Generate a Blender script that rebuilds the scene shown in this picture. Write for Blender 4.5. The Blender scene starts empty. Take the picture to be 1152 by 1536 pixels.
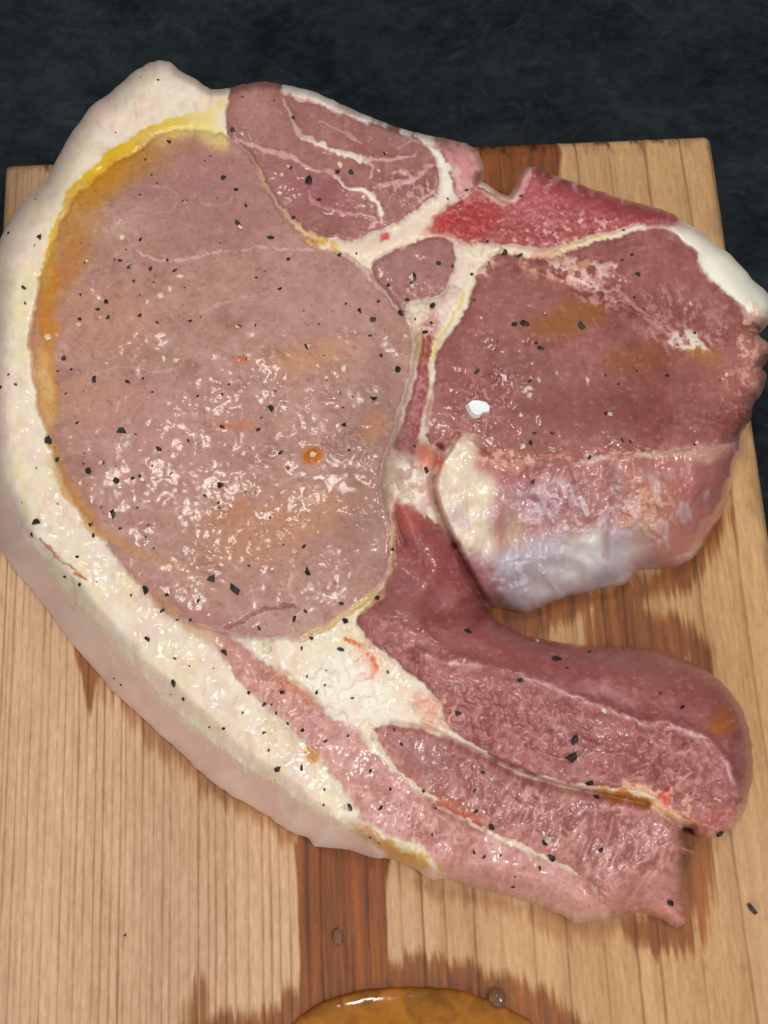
import bpy, math, random
import numpy as np
from mathutils import Vector, Matrix

# ---------------------------------------------------------------- camera, world, lamps
PW, PH, F = 1152.0, 1536.0, 1800.0            # photo size and focal length in photo pixels
TH = math.radians(17.0)                       # tilt of the view from straight down
DIST = 0.2155                                 # metres from lens to plank along the view axis
CT, ST = math.cos(TH), math.sin(TH)
CAM = np.array([0.0, -DIST*ST, DIST*CT])
STEP = 1.7                                    # mesh step on the chop, in photo pixels (about 0.2 mm)

scene = bpy.context.scene
cam_d = bpy.data.cameras.new("camera"); cam = bpy.data.objects.new("camera", cam_d)
scene.collection.objects.link(cam)
cam.location = CAM; cam.rotation_euler = (TH, 0, 0)
cam_d.sensor_fit = 'VERTICAL'; cam_d.sensor_height = 24.0; cam_d.lens = 24.0*F/PH
cam_d.clip_start = 0.005; cam_d.clip_end = 20
scene.camera = cam

world = bpy.data.worlds.new("World"); scene.world = world; world.use_nodes = True
bg = world.node_tree.nodes["Background"]
bg.inputs[0].default_value = (0.86, 0.92, 1.0, 1); bg.inputs[1].default_value = 0.12

def lamp(name, loc, aim, size, power, col, size_y=None):
    l = bpy.data.lights.new(name, 'AREA'); l.energy = power; l.color = col
    l.shape = 'RECTANGLE'; l.size = size; l.size_y = size_y or size
    o = bpy.data.objects.new(name, l); scene.collection.objects.link(o)
    o.location = loc
    o.rotation_euler = (Vector(aim)-Vector(loc)).to_track_quat('-Z', 'Y').to_euler()
    return o
lamp("ceiling_panel", (0.10, 0.42, 1.05), (0.0, 0, 0), 1.7, 4.2, (1.0, 0.965, 0.91), 1.3)
lamp("window_light", (-0.35, -0.85, 0.60), (0.0, -0.02, 0.01), 0.9, 5.0, (1.0, 0.985, 0.965), 0.6)
lamp("window_light.001", (0.37, -0.28, 0.95), (0.0, -0.02, 0.01), 0.42, 2.6, (0.92, 0.95, 1.0), 0.42)
lamp("downlight", (-0.10, 0.24, 0.95), (0.0, 0, 0), 0.10, 1.7, (1.0, 0.95, 0.88))
lamp("downlight.001", (0.33, -0.22, 0.95), (0.0, 0, 0), 0.085, 2.9, (1.0, 0.97, 0.94))

scene.view_settings.view_transform = 'Standard'
scene.view_settings.look = 'None'
scene.view_settings.gamma = 1.0
scene.view_settings.exposure = -0.12
scene.view_settings.use_curve_mapping = False
scene.render.engine = 'CYCLES'

# ---------------------------------------------------------------- numeric helpers
rng = np.random.default_rng(7); random.seed(7)

def unproj(u, v, z):
    """photo pixel + height above the plank -> world x, y"""
    dx = (np.asarray(u, float)-PW/2)/F; dy = (PH/2-np.asarray(v, float))/F
    wy = dy*CT+ST; wz = dy*ST-CT
    t = (z-CAM[2])/wz
    return CAM[0]+t*dx, CAM[1]+t*wy

def proj(x, y, z):
    rx, ry, rz = x-CAM[0], y-CAM[1], z-CAM[2]
    cy = ry*CT+rz*ST; cz = -ry*ST+rz*CT
    return PW/2+F*rx/(-cz), PH/2-F*cy/(-cz)

_tab = rng.random((256, 256))
def vn(x, y, s=0):
    x = x+s*17.31; y = y+s*9.77
    xi = np.floor(x).astype(np.int64); yi = np.floor(y).astype(np.int64)
    fx = x-xi; fy = y-yi
    fx = fx*fx*fx*(fx*(fx*6-15)+10); fy = fy*fy*fy*(fy*(fy*6-15)+10)
    x0 = xi & 255; x1 = (xi+1) & 255; y0 = yi & 255; y1 = (yi+1) & 255
    a = _tab[y0, x0]*(1-fx)+_tab[y0, x1]*fx
    b = _tab[y1, x0]*(1-fx)+_tab[y1, x1]*fx
    return (a*(1-fy)+b*fy)*2-1
def fbm(x, y, s=0, o=4):
    r = 0; a = 1.0; t = 0
    for i in range(o):
        c, sn = math.cos(0.4+0.6*i), math.sin(0.4+0.6*i)
        r = r+a*vn((x*c-y*sn)*2**i, (x*sn+y*c)*2**i, s+i*3); t += a; a *= 0.5
    return r/t*1.6
def ridge(x, y, s=0, o=3):
    r = 0; a = 1.0; t = 0
    for i in range(o):
        c, sn = math.cos(0.5+0.9*i), math.sin(0.5+0.9*i)
        wx = x+0.35*vn(y*0.7, x*0.7, s+40); wy = y+0.35*vn(x*0.8, y*0.8, s+41)
        r = r+a*(1-np.abs(vn((wx*c-wy*sn)*1.9**i+i*5.2, (wx*sn+wy*c)*1.9**i-i*3.1, s+i))*2.2); t += a; a *= 0.55
    return r/t
def ss(a, b, x):
    t = np.clip((x-a)/(b-a), 0, 1); return t*t*(3-2*t)
def crom(pts, n=5, closed=True):
    P = np.array(pts, float); N = len(P); out = []
    rngi = range(N) if closed else range(N-1)
    for i in rngi:
        if closed: p0, p1, p2, p3 = P[i-1], P[i], P[(i+1) % N], P[(i+2) % N]
        else: p0, p1, p2, p3 = P[max(i-1, 0)], P[i], P[i+1], P[min(i+2, N-1)]
        for k in range(n):
            t = k/n
            out.append(0.5*((2*p1)+(-p0+p2)*t+(2*p0-5*p1+4*p2-p3)*t*t+(-p0+3*p1-3*p2+p3)*t**3))
    if not closed: out.append(P[-1])
    return np.array(out)
def dist_line(U, V, P, closed=False, want=False):
    """distance of each (U,V) to polyline P, optionally index + parameter of the nearest segment"""
    best = np.full(U.shape, 1e9); bi = np.zeros(U.shape, np.int32) if want else None
    bt = np.zeros(U.shape) if want else None
    n = len(P) if closed else len(P)-1
    for i in range(n):
        a = P[i]; b = P[(i+1) % len(P)]; d = b-a; L = d@d+1e-9
        t = np.clip(((U-a[0])*d[0]+(V-a[1])*d[1])/L, 0, 1)
        q = (U-a[0]-t*d[0])**2+(V-a[1]-t*d[1])**2
        m = q < best; best = np.where(m, q, best)
        if want: bi[m] = i; bt[m] = t[m]
    best = np.sqrt(best)
    return (best, bi, bt) if want else best
def inside(U, V, P):
    r = np.zeros(U.shape, bool)
    for i in range(len(P)):
        a = P[i-1]; b = P[i]
        if a[1] == b[1]: continue
        c = ((a[1] > V) != (b[1] > V)) & (U < (b[0]-a[0])*(V-a[1])/(b[1]-a[1])+a[0])
        r ^= c
    return r
def sdf(U, V, pts, n=4, pad=60):
    """signed distance (negative inside), exact within pad px of the polygon, large outside"""
    P = crom(pts, n); out = np.full(U.shape, float(pad))
    m = (U > P[:, 0].min()-pad) & (U < P[:, 0].max()+pad) & (V > P[:, 1].min()-pad) & (V < P[:, 1].max()+pad)
    u, v = U[m], V[m]
    d = dist_line(u, v, P, True); d = np.where(inside(u, v, P), -d, d)
    out[m] = np.minimum(d, pad); return out
def dline(U, V, pts, n=4, pad=40):
    P = crom(pts, n, False); out = np.full(U.shape, float(pad))
    m = (U > P[:, 0].min()-pad) & (U < P[:, 0].max()+pad) & (V > P[:, 1].min()-pad) & (V < P[:, 1].max()+pad)
    out[m] = np.minimum(dist_line(U[m], V[m], P), pad); return out
def blob(U, V, x, y, rx, ry, ang=0):
    c, s = math.cos(math.radians(ang)), math.sin(math.radians(ang))
    a = (U-x)*c+(V-y)*s; b = -(U-x)*s+(V-y)*c
    return np.exp(-((a/rx)**2+(b/ry)**2))
def lin(c):
    c = np.clip(c, 0, 255)/255.0
    return np.where(c <= 0.04045, c/12.92, ((c+0.055)/1.055)**2.4)
def mixc(C, col, m):
    return C+(np.asarray(col, float)-C)*m[..., None]

# ---------------------------------------------------------------- object helpers
def link(o, parent=None):
    scene.collection.objects.link(o)
    if parent: o.parent = parent
    return o
def tag(o, label=None, cat=None, group=None, kind=None):
    if label: o["label"] = label
    if cat: o["category"] = cat
    if group: o["group"] = group
    if kind: o["kind"] = kind
    return o
def np_mesh(name, verts, faces, mat, cols=None, extra=None, normals=None):
    me = bpy.data.meshes.new(name)
    faces = np.asarray(faces, np.int32); k = faces.shape[1]
    me.vertices.add(len(verts)); me.vertices.foreach_set("co", np.asarray(verts, np.float32).ravel())
    me.loops.add(faces.size); me.loops.foreach_set("vertex_index", faces.ravel())
    me.polygons.add(len(faces)); me.polygons.foreach_set("loop_start", np.arange(0, faces.size, k, dtype=np.int32))
    me.update(calc_edges=True)
    me.polygons.foreach_set("use_smooth", np.ones(len(faces), bool))
    if cols is not None:
        at = me.attributes.new("tint", 'FLOAT_COLOR', 'POINT')
        at.data.foreach_set("color", np.c_[cols, np.ones(len(cols))].astype(np.float32).ravel())
    for kx, val in (extra or {}).items():
        at = me.attributes.new(kx, 'FLOAT', 'POINT'); at.data.foreach_set("value", np.asarray(val, np.float32).ravel())
    if normals is not None:
        me.normals_split_custom_set_from_vertices(np.asarray(normals, np.float32).tolist())
    me.materials.append(mat)
    return me

class NT:
    def __init__(s, name):
        s.m = bpy.data.materials.new(name); s.m.use_nodes = True; s.t = s.m.node_tree; s.t.nodes.clear()
        s.out = s.n('ShaderNodeOutputMaterial'); s.b = s.n('ShaderNodeBsdfPrincipled')
        s.l(s.b.outputs[0], s.out.inputs[0])
    def n(s, typ, **kw):
        x = s.t.nodes.new(typ)
        for k, v in kw.items():
            if k in x.inputs: x.inputs[k].default_value = v
            else: setattr(x, k, v)
        return x
    def l(s, a, b): s.t.links.new(a, b)
    def math(s, op, a, b=None):
        x = s.t.nodes.new('ShaderNodeMath'); x.operation = op
        for i, q in enumerate((a, b)):
            if q is None: continue
            if isinstance(q, (int, float)): x.inputs[i].default_value = q
            else: s.l(q, x.inputs[i])
        return x.outputs[0]
    def mix(s, typ, fac, a, b):
        x = s.t.nodes.new('ShaderNodeMix'); x.data_type = 'RGBA'; x.blend_type = typ
        for sock, q in ((x.inputs[0], fac), (x.inputs[6], a), (x.inputs[7], b)):
            if isinstance(q, (int, float, tuple)): sock.default_value = q
            else: s.l(q, sock)
        return x.outputs[2]

def tissue_material(name, sub, sub_rad, rough, coat, coat_rough, grain, bump, scale):
    """wet tissue: colour of the cut from the tint attribute, fine mottling and relief from noise"""
    k = NT(name)
    co = k.n('ShaderNodeTexCoord')
    at = k.n('ShaderNodeAttribute', attribute_name="tint")
    wet = k.n('ShaderNodeAttribute', attribute_name="wrinkle")
    n1 = k.n('ShaderNodeTexNoise', Scale=scale, Detail=6.0, Roughness=0.62); k.l(co.outputs['Object'], n1.inputs['Vector'])
    n2 = k.n('ShaderNodeTexNoise', Scale=scale*3.3, Detail=4.0, Roughness=0.6); k.l(co.outputs['Object'], n2.inputs['Vector'])
    f = k.math('MULTIPLY', k.math('SUBTRACT', n1.outputs[0], 0.5), grain)
    f = k.math('ADD', f, 1.0)
    cc = k.n('ShaderNodeCombineColor')
    for i in range(3): k.l(f, cc.inputs[i])
    c = k.mix('MULTIPLY', 1.0, at.outputs[0], cc.outputs[0])
    k.l(c, k.b.inputs['Base Color'])
    k.b.inputs['Specular IOR Level'].default_value = 0.3
    k.b.inputs['Subsurface Weight'].default_value = sub
    k.b.inputs['Subsurface Radius'].default_value = sub_rad
    k.b.inputs['Subsurface Scale'].default_value = 0.0016
    k.b.inputs['IOR'].default_value = 1.40
    r = k.math('ADD', k.math('MULTIPLY', n2.outputs[0], 0.22), rough-0.11)
    k.l(r, k.b.inputs['Roughness'])
    k.b.inputs['Coat Weight'].default_value = coat
    k.b.inputs['Coat Roughness'].default_value = coat_rough
    k.b.inputs['Coat IOR'].default_value = 1.45
    h = k.math('ADD', k.math('MULTIPLY', n1.outputs[0], 0.7), k.math('MULTIPLY', n2.outputs[0], 0.4))
    bp = k.n('ShaderNodeBump', Distance=0.00022); k.l(h, bp.inputs['Height'])
    k.l(k.math('ADD', k.math('MULTIPLY', wet.outputs['Fac'], bump*1.1), bump), bp.inputs['Strength'])
    k.l(bp.outputs[0], k.b.inputs['Normal']); k.l(bp.outputs[0], k.b.inputs['Coat Normal'])
    return k.m

M = {}
M['muscle'] = tissue_material("raw_muscle", 0.25, (1.0, 0.35, 0.25), 0.46, 0.46, 0.12, 0.42, 0.075, 900.0)
M['fat'] = tissue_material("pork_fat", 0.55, (1.0, 0.75, 0.6), 0.45, 0.45, 0.14, 0.10, 0.07, 700.0)
M['rind'] = tissue_material("pork_rind", 0.3, (1.0, 0.6, 0.45), 0.5, 0.2, 0.28, 0.13, 0.14, 1000.0)
M['bone'] = tissue_material("cut_bone", 0.25, (1.0, 0.45, 0.35), 0.5, 0.45, 0.2, 0.55, 0.4, 1300.0)
M['silver'] = tissue_material("silverskin", 0.25, (1.0, 0.6, 0.5), 0.36, 0.9, 0.1, 0.16, 0.12, 600.0)

# ---------------------------------------------------------------- the table and the plank
PLANK_YAW = math.radians(2.75)
pc, ps = math.cos(PLANK_YAW), math.sin(PLANK_YAW)
tlx, tly = unproj(6, 243, 0.0); trx, tr_y = unproj(1068, 207, 0.0)
PLW = math.hypot(trx-tlx, tr_y-tly); PLL = 0.32; PLT = 0.011
def plank_to_world(a, b):                       # a across from the left edge, b along from the far edge
    return tlx+a*pc+b*ps, tly+a*ps-b*pc

def build_table():
    k = NT("dark_slate")
    co = k.n('ShaderNodeTexCoord')
    mp = k.n('ShaderNodeMapping'); mp.inputs['Scale'].default_value = (1.0, 1.25, 1.0); k.l(co.outputs['Object'], mp.inputs[0])
    n1 = k.n('ShaderNodeTexNoise', Scale=26.0, Detail=8.0, Roughness=0.62, Distortion=0.6); k.l(mp.outputs[0], n1.inputs['Vector'])
    n2 = k.n('ShaderNodeTexNoise', Scale=230.0, Detail=9.0, Roughness=0.75, Distortion=0.2); k.l(mp.outputs[0], n2.inputs['Vector'])
    n3 = k.n('ShaderNodeTexNoise', Scale=75.0, Detail=5.0, Roughness=0.6, Distortion=2.2); k.l(mp.outputs[0], n3.inputs['Vector'])
    r1 = k.n('ShaderNodeValToRGB'); e = r1.color_ramp.elements
    e[0].position = 0.41; e[0].color = (0.004, 0.0065, 0.008, 1); e[1].position = 0.66; e[1].color = (0.023, 0.032, 0.038, 1)
    k.l(k.math('ADD', k.math('MULTIPLY', n1.outputs[0], 0.5), k.math('MULTIPLY', n2.outputs[0], 0.5)), r1.inputs[0])
    r2 = k.n('ShaderNodeValToRGB'); e = r2.color_ramp.elements
    e[0].position = 0.57; e[0].color = (0, 0, 0, 1); e[1].position = 0.72; e[1].color = (0.35, 0.35, 0.35, 1)
    k.l(n3.outputs[0], r2.inputs[0])
    c = k.mix('MIX', r2.outputs[0], r1.outputs[0], (0.045, 0.06, 0.07, 1))
    k.l(c, k.b.inputs['Base Color']); k.b.inputs['Roughness'].default_value = 0.8
    k.b.inputs['Specular IOR Level'].default_value = 0.12
    bp = k.n('ShaderNodeBump', Distance=0.0006, Strength=0.6); k.l(n2.outputs[0], bp.inputs['Height']); k.l(bp.outputs[0], k.b.inputs['Normal'])
    z = -PLT
    v = [(-1.2, -1.2, z), (1.2, -1.2, z), (1.2, 1.4, z), (-1.2, 1.4, z)]
    o = link(bpy.data.objects.new("slate_tabletop", np_mesh("slate_tabletop", v, [(0, 1, 2, 3)], k.m)))
    tag(o, "dark blue grey slate tabletop under the cedar plank", "tabletop", kind="structure")
build_table()

STAINS_AND_SHADE = [  # wet marks on the wood, plus painted contact shade along the rind: (polygon in photo pixels, strength)
    ([(712, 200), (832, 200), (832, 300), (805, 330), (712, 330)], 0.95),
    ([(452, 1240), (584, 1240), (578, 1330), (580, 1420), (577, 1500), (560, 1560), (455, 1560), (450, 1450), (447, 1350)], 1.0),
    ([(110, 960), (150, 1000), (140, 1030), (133, 1072), (124, 1020)], 0.85),
    ([(150, 990), (300, 1130), (440, 1240), (440, 1262), (320, 1190), (200, 1085)], 0.6),  # along the rind: seepage, with the chop's contact shade painted in
    ([(720, 880), (900, 880), (1000, 850), (1085, 760), (1088, 800), (1062, 850), (1030, 880), (960, 905), (850, 930), (790, 960), (740, 950)], 0.95),
    ([(890, 900), (1010, 925), (1030, 985), (900, 985), (880, 960)], 0.92),
    ([(1040, 960), (1068, 975), (1070, 1020), (1040, 1010)], 0.9),
    ([(1010, 1225), (1052, 1260), (1050, 1350), (1028, 1400), (1000, 1400)], 0.85),
    ([(925, 1375), (1035, 1375), (1030, 1420), (985, 1428), (945, 1410)], 0.9),
    ([(296, 1475), (307, 1478), (310, 1560), (294, 1560)], 0.8),
    ([(310, 1530), (400, 1512), (470, 1480), (600, 1445), (690, 1450), (770, 1462), (850, 1530), (860, 1600), (310, 1600)], 0.95),
    ([(640, 1320), (860, 1375), (930, 1385), (925, 1400), (850, 1395), (640, 1340)], 0.35),
]
def build_plank():
    na, nb = 760, 300
    a = np.linspace(0, PLW, na); b = np.linspace(0, PLL, nb)
    A, B = np.meshgrid(a, b)
    X, Y = plank_to_world(A, B); U, V = proj(X, Y, 0.0)
    mm = 1000.0
    # growth rings: close on the left, wide on the right
    pos = [-2.0]; r = random.Random(3)
    while pos[-1] < PLW*mm+9:
        t = max(0, min(1, pos[-1]/(PLW*mm)))
        sp = 1.25+5.0*max(0, (t-0.28)/0.72)**0.85
        pos.append(pos[-1]+sp*r.uniform(0.62, 1.4))
    pos = np.array(pos); st = np.array([r.uniform(0.35, 1.0) for _ in pos])
    W = A*mm+(0.25+0.5*A/PLW)*fbm(A*mm/40, B*mm/90, 4, 2)+(0.04+0.16*A/PLW)*fbm(A*mm/6, B*mm/16, 5, 2)
    idx = np.clip(np.searchsorted(pos, W.ravel()).reshape(W.shape), 1, len(pos)-1)
    gap = pos[idx]-pos[idx-1]; dr = pos[idx]-W; dl = W-pos[idx-1]
    right = A*mm/(PLW*mm)
    wl = 0.11+0.17*right
    brk = 0.55+0.45*ss(-0.5, 0.35, fbm(A*mm/2.2, B*mm/24, 6, 2))
    late = st[idx]*brk*np.exp(-(dr/wl)**2)+st[idx-1]*brk*np.exp(-(dl/(wl*0.7))**2)
    band = st[idx]*np.clip(1-dr/(0.55*gap), 0, 1)**1.5*(0.35+0.35*right)
    C = np.zeros(A.shape+(3,))
    base_l = np.array([203, 165, 129]); base_r = np.array([197, 154, 105])
    C += base_l+(base_r-base_l)*ss(0.25, 0.9, right)[..., None]
    tone = fbm(A*mm/9, B*mm/90, 8, 3)
    C += (tone*9)[..., None]*np.array([1, 1, 0.9])
    C = mixc(C, (196, 160, 128), 0.35*ss(0, 0.8, fbm(A*mm/22, B*mm/40, 12, 2)))
    C = mixc(C, (150, 103, 58), np.clip(band*(0.45+0.15*right), 0, 0.6))
    C = mixc(C, (124, 86, 52), np.clip(late*(0.75+0.1*right), 0, 0.9))
    fib = fbm(A*mm/0.45, B*mm/7, 9, 3)
    C += (fib*7.5)[..., None]
    C = C+(6*fbm(A*mm/0.5, B*mm/1.2, 10, 3))[..., None]
    # worn, greyer far edge
    edge = np.minimum(B, np.minimum(A, PLW-A))*mm
    C = mixc(C, (128, 100, 72), 0.55*ss(3.2, 0.0, edge+1.6*fbm(A*mm/2, B*mm/5, 13, 2)))
    C = mixc(C, (74, 48, 30), 0.75*ss(0.35, 0.8, fbm(A*mm/1.1, B*mm/1.6, 14, 2))*ss(5.0, 1.0, B*mm))
    C = mixc(C, (118, 88, 58), 0.6*ss(0.016, 0.0, A)*ss(0.09, 0.02, B))
    # soaked marks and the painted rind shade, drawn out along the grain
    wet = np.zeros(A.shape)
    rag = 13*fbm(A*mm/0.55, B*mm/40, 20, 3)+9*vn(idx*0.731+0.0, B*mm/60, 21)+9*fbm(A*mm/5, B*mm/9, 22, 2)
    for q, (pl, s) in enumerate(STAINS_AND_SHADE):
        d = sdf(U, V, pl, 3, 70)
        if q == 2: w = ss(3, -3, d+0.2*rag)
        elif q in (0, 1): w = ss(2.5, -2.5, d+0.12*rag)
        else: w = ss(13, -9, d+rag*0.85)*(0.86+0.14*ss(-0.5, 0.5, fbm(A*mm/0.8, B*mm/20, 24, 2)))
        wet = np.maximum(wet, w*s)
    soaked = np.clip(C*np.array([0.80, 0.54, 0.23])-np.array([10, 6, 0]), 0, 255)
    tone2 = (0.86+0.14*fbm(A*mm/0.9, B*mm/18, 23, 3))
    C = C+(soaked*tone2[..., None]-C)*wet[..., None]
    # relief: grooves at the late wood, fuzzy fibres, rounded worn edges
    Z = -0.00022*late+0.00005*fib+0.00009*tone
    Z = Z*(1-0.25*wet)-0.0016*np.exp(-edge/0.7)
    # round the far corners
    rc = 0.0012
    for side in (0, 1):
        aa = A if side == 0 else PLW-A
        q = (aa < rc) & (B < rc)
        dx, dy = rc-aa, rc-B
        L = np.maximum(np.maximum(dx, dy), 1e-9)/np.maximum(np.hypot(dx, dy), 1e-9)
        an = np.where(q, rc-dx*L, aa); B = np.where(q, rc-dy*L, B)
        A = an if side == 0 else PLW-an
    X, Y = plank_to_world(A, B)
    verts = np.stack([X, Y, Z], -1).reshape(-1, 3)
    ii = np.arange(na*nb).reshape(nb, na)
    faces = np.stack([ii[:-1, :-1], ii[1:, :-1], ii[1:, 1:], ii[:-1, 1:]], -1).reshape(-1, 4)
    ring = np.concatenate([ii[0, :], ii[1:, -1], ii[-1, -2::-1], ii[-2:0:-1, 0]])
    low = verts[ring].copy(); low[:, 2] = -PLT+0.0002
    n0 = len(verts); verts = np.vstack([verts, low]); m = len(ring)
    j = np.arange(m); jn = (j+1) % m
    faces = np.vstack([faces, np.stack([ring[j], ring[jn], n0+jn, n0+j], -1)])
    cols = np.vstack([C.reshape(-1, 3), np.tile((150, 112, 74), (m, 1))])
    wt = np.concatenate([wet.ravel(), np.zeros(m)])
    k = NT("cedar_wood")
    at = k.n('ShaderNodeAttribute', attribute_name="tint"); wa = k.n('ShaderNodeAttribute', attribute_name="soaked")
    co = k.n('ShaderNodeTexCoord'); mp = k.n('ShaderNodeMapping'); mp.inputs['Scale'].default_value = (1, 0.28, 1)
    mp.inputs['Rotation'].default_value = (0, 0, -PLANK_YAW); k.l(co.outputs['Object'], mp.inputs[0])
    n1 = k.n('ShaderNodeTexNoise', Scale=1500.0, Detail=6.0, Roughness=0.7); k.l(mp.outputs[0], n1.inputs['Vector'])
    f = k.math('ADD', k.math('MULTIPLY', k.math('SUBTRACT', n1.outputs[0], 0.5), 0.55), 1.0)
    cc = k.n('ShaderNodeCombineColor')
    for i in range(3): k.l(f, cc.inputs[i])
    k.l(k.mix('MULTIPLY', 1.0, at.outputs[0], cc.outputs[0]), k.b.inputs['Base Color'])
    k.l(k.math('SUBTRACT', 0.72, k.math('MULTIPLY', wa.outputs['Fac'], 0.30)), k.b.inputs['Roughness'])
    k.b.inputs['Specular IOR Level'].default_value = 0.35
    bp = k.n('ShaderNodeBump', Distance=0.0003, Strength=0.75); k.l(n1.outputs[0], bp.inputs['Height']); k.l(bp.outputs[0], k.b.inputs['Normal'])
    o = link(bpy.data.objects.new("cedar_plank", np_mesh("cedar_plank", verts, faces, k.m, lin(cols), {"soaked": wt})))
    tag(o, "tan cedar grilling plank with dark wet marks lying on the slate", "plank")
build_plank()

# ---------------------------------------------------------------- the chop: outline and regions in photo pixels
# outline points: x, y, height of the edge above the plank (cm), width over which the top rolls down to it (px)
OUT = [
 (240,92,1.35,26),(257,95,1.35,22),(274,109,1.4,18),(295,121,1.5,15),(316,134,1.5,14),(345,132,1.55,14),(372,126,1.6,14),(405,124,1.6,14),
 (432,130,1.6,14),(466,137,1.6,12),(500,151,1.6,12),(540,170,1.6,12),(590,190,1.6,12),(640,203,1.5,14),(690,214,1.5,16),(712,224,1.45,14),
 (722,240,1.4,12),(726,256,1.4,12),(717,268,1.5,12),(734,280,1.5,12),(760,294,1.5,12),(770,283,1.5,12),(776,268,1.45,12),(786,254,1.45,14),
 (802,250,1.45,16),(822,261,1.4,24),(862,274,1.4,26),(905,290,1.3,26),(955,305,1.3,26),(1002,318,1.3,24),(1030,334,1.3,22),(1060,357,1.2,26),
 (1095,383,1.1,30),(1128,418,1,34),(1156,448,0.6,30),(1157,472,0.6,26),(1136,500,0.6,26),(1152,516,0.55,26),(1152,538,0.55,26),(1141,551,0.55,26),
 (1149,565,0.55,26),(1142,588,0.5,26),(1132,602,0.45,26),(1126,626,0.35,26),(1117,641,0.35,30),(1111,652,0.35,36),(1112,673,0.35,44),
 (1104,690,0.25,60),(1100,716,0.15,80),(1088,758,0.05,100),(1069,795,0.02,130),(1042,833,0.02,160),(1017,850,0.02,175),(990,853,0.02,180),(955,858,0.02,185),
 (935,877,0.02,195),(887,887,0.02,205),(840,899,0.02,215),(806,914,0.02,220),(788,920,0.02,220),(763,915,0.02,200),(734,911,0.05,120),(737,922,0.5,40),
 (754,937,0.65,42),(792,954,0.7,46),(830,961,0.65,52),(868,968,0.6,62),(926,970,0.55,74),(974,973,0.5,84),(1012,985,0.45,88),(1046,998,0.4,84),
 (1079,1021,0.3,76),(1107,1053,0.2,66),(1120,1082,0.15,56),(1128,1130,0.1,44),(1128,1168,0.08,40),(1118,1207,0.05,36),(1108,1231,0.05,32),(1084,1251,0.05,28),
 (1060,1257,0.05,26),(1043,1254,0.05,24),(1034,1243,0.05,20),(1023,1243,0.05,18),(1027,1262,0.05,16),(1041,1274,0.05,10),(1038,1283,0.05,10),(1023,1283,0.05,16),
 (1024,1307,0.05,24),(1022,1341,0.05,26),(1029,1374,0.04,20),(1024,1388,0.04,20),(1012,1392,0.04,22),(993,1380,0.04,24),(959,1370,0.03,28),(926,1378,0.03,32),
 (897,1380,0.03,38),(873,1385,0.02,44),(857,1381,0.02,46),(830,1367,0.02,48),(792,1353,0.02,48),(744,1338,0.02,46),(713,1334,0.02,44),(691,1324,0.02,40),
 (672,1317,0.02,34),(645,1318,0.02,28),(621,1303,0.02,30),(584,1288,0.02,36),(555,1285,0.02,44),(526,1275,0.02,52),(497,1272,0.02,51),(472,1269,0.02,57),
 (460,1256,0.02,57),(431,1245,0.02,62),(395,1219,0.02,67),(355,1197,0.02,69),(322,1175,0.02,71),(300,1157,0.02,72),(267,1125,0.02,72),(233,1096,0.02,72),
 (208,1071,0.02,71),(175,1042,0.02,69),(142,1004,0.02,69),(112,971,0.02,67),(83,929,0.02,66),(50,887,0.03,64),(25,858,0.05,61),(6,830,0.08,54),
 (-8,795,0.15,58),(-18,740,0.25,50),(-23,660,0.4,42),(-24,580,0.6,40),(-20,500,0.75,40),(-14,430,0.9,44),(-8,385,1,46),(2,356,1.05,46),
 (31,310,1.1,46),(59,282,1.15,44),(73,265,1.2,42),(87,237,1.2,40),(104,206,1.25,38),(135,164,1.3,36),(174,133,1.3,34),(201,109,1.3,32),
 (222,96,1.3,30),
]
LOIN = [(340,206),(300,196),(272,194),(245,200),(215,218),(185,240),(150,262),(120,290),(100,320),(84,358),(72,390),(62,420),(54,455),(48,490),(46,520),(49,560),(57,600),(67,640),(80,680),(97,720),(122,765),(152,805),
        (177,840),(203,872),(242,907),(272,927),(310,943),(335,950),(362,954),(395,958),(430,960),(458,957),(490,942),(528,915),(558,890),(576,860),(587,828),(588,800),(582,780),
        (574,755),(571,720),(577,690),(588,655),(599,615),(611,570),(618,530),(618,502),(608,477),(590,455),(570,430),(551,405),(530,390),(500,377),(475,360),(450,347),(430,325),(410,300),(396,275),(385,250),(370,228)]
CAPM = [(347,134),(372,127),(405,125),(430,133),(445,150),(475,158),(520,172),(570,190),(610,203),(640,220),(654,242),(660,268),(655,290),(636,306),(605,328),(570,346),(540,358),(505,362),(484,356),(457,343),(432,320),(412,295),(398,270),(386,245),(366,224),(343,203),(340,178)]
SMALLM = [(556,402),(590,377),(628,360),(662,354),(679,370),(680,395),(671,425),(656,444),(636,449),(616,458),(603,470),(582,446)]
CHINE = [(642,338),(662,320),(690,302),(704,292),(716,284),(736,290),(764,303),(786,296),(794,268),(804,256),(822,264),(862,277),(905,293),(955,308),(1000,321),(1018,330),(980,334),(940,342),(890,357),(840,368),(790,371),(752,368),(724,366),(700,366),(680,352),(660,348)]
FEATH = [(640,204),(690,216),(712,226),(722,241),(724,256),(716,266),(720,282),(700,292),(690,300),(682,282),(676,256),(664,232),(648,216)]
STEM = [(606,478),(614,456),(636,449),(658,446),(676,428),(692,436),(690,462),(668,494),(654,528),(645,580),(640,625),(637,660),(660,672),(664,690),(655,715),(645,728),(650,745),(654,757),(640,764),(640,778),(625,772),(600,758),(592,770),(586,790),(577,760),(573,722),(579,690),(590,655),(602,615),(614,570),(622,525),(616,498)]
MARROW = [(650,505),(638,500),(630,540),(619,590),(604,635),(590,668),(604,682),(626,672),(634,630),(640,590),(646,560)]
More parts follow.
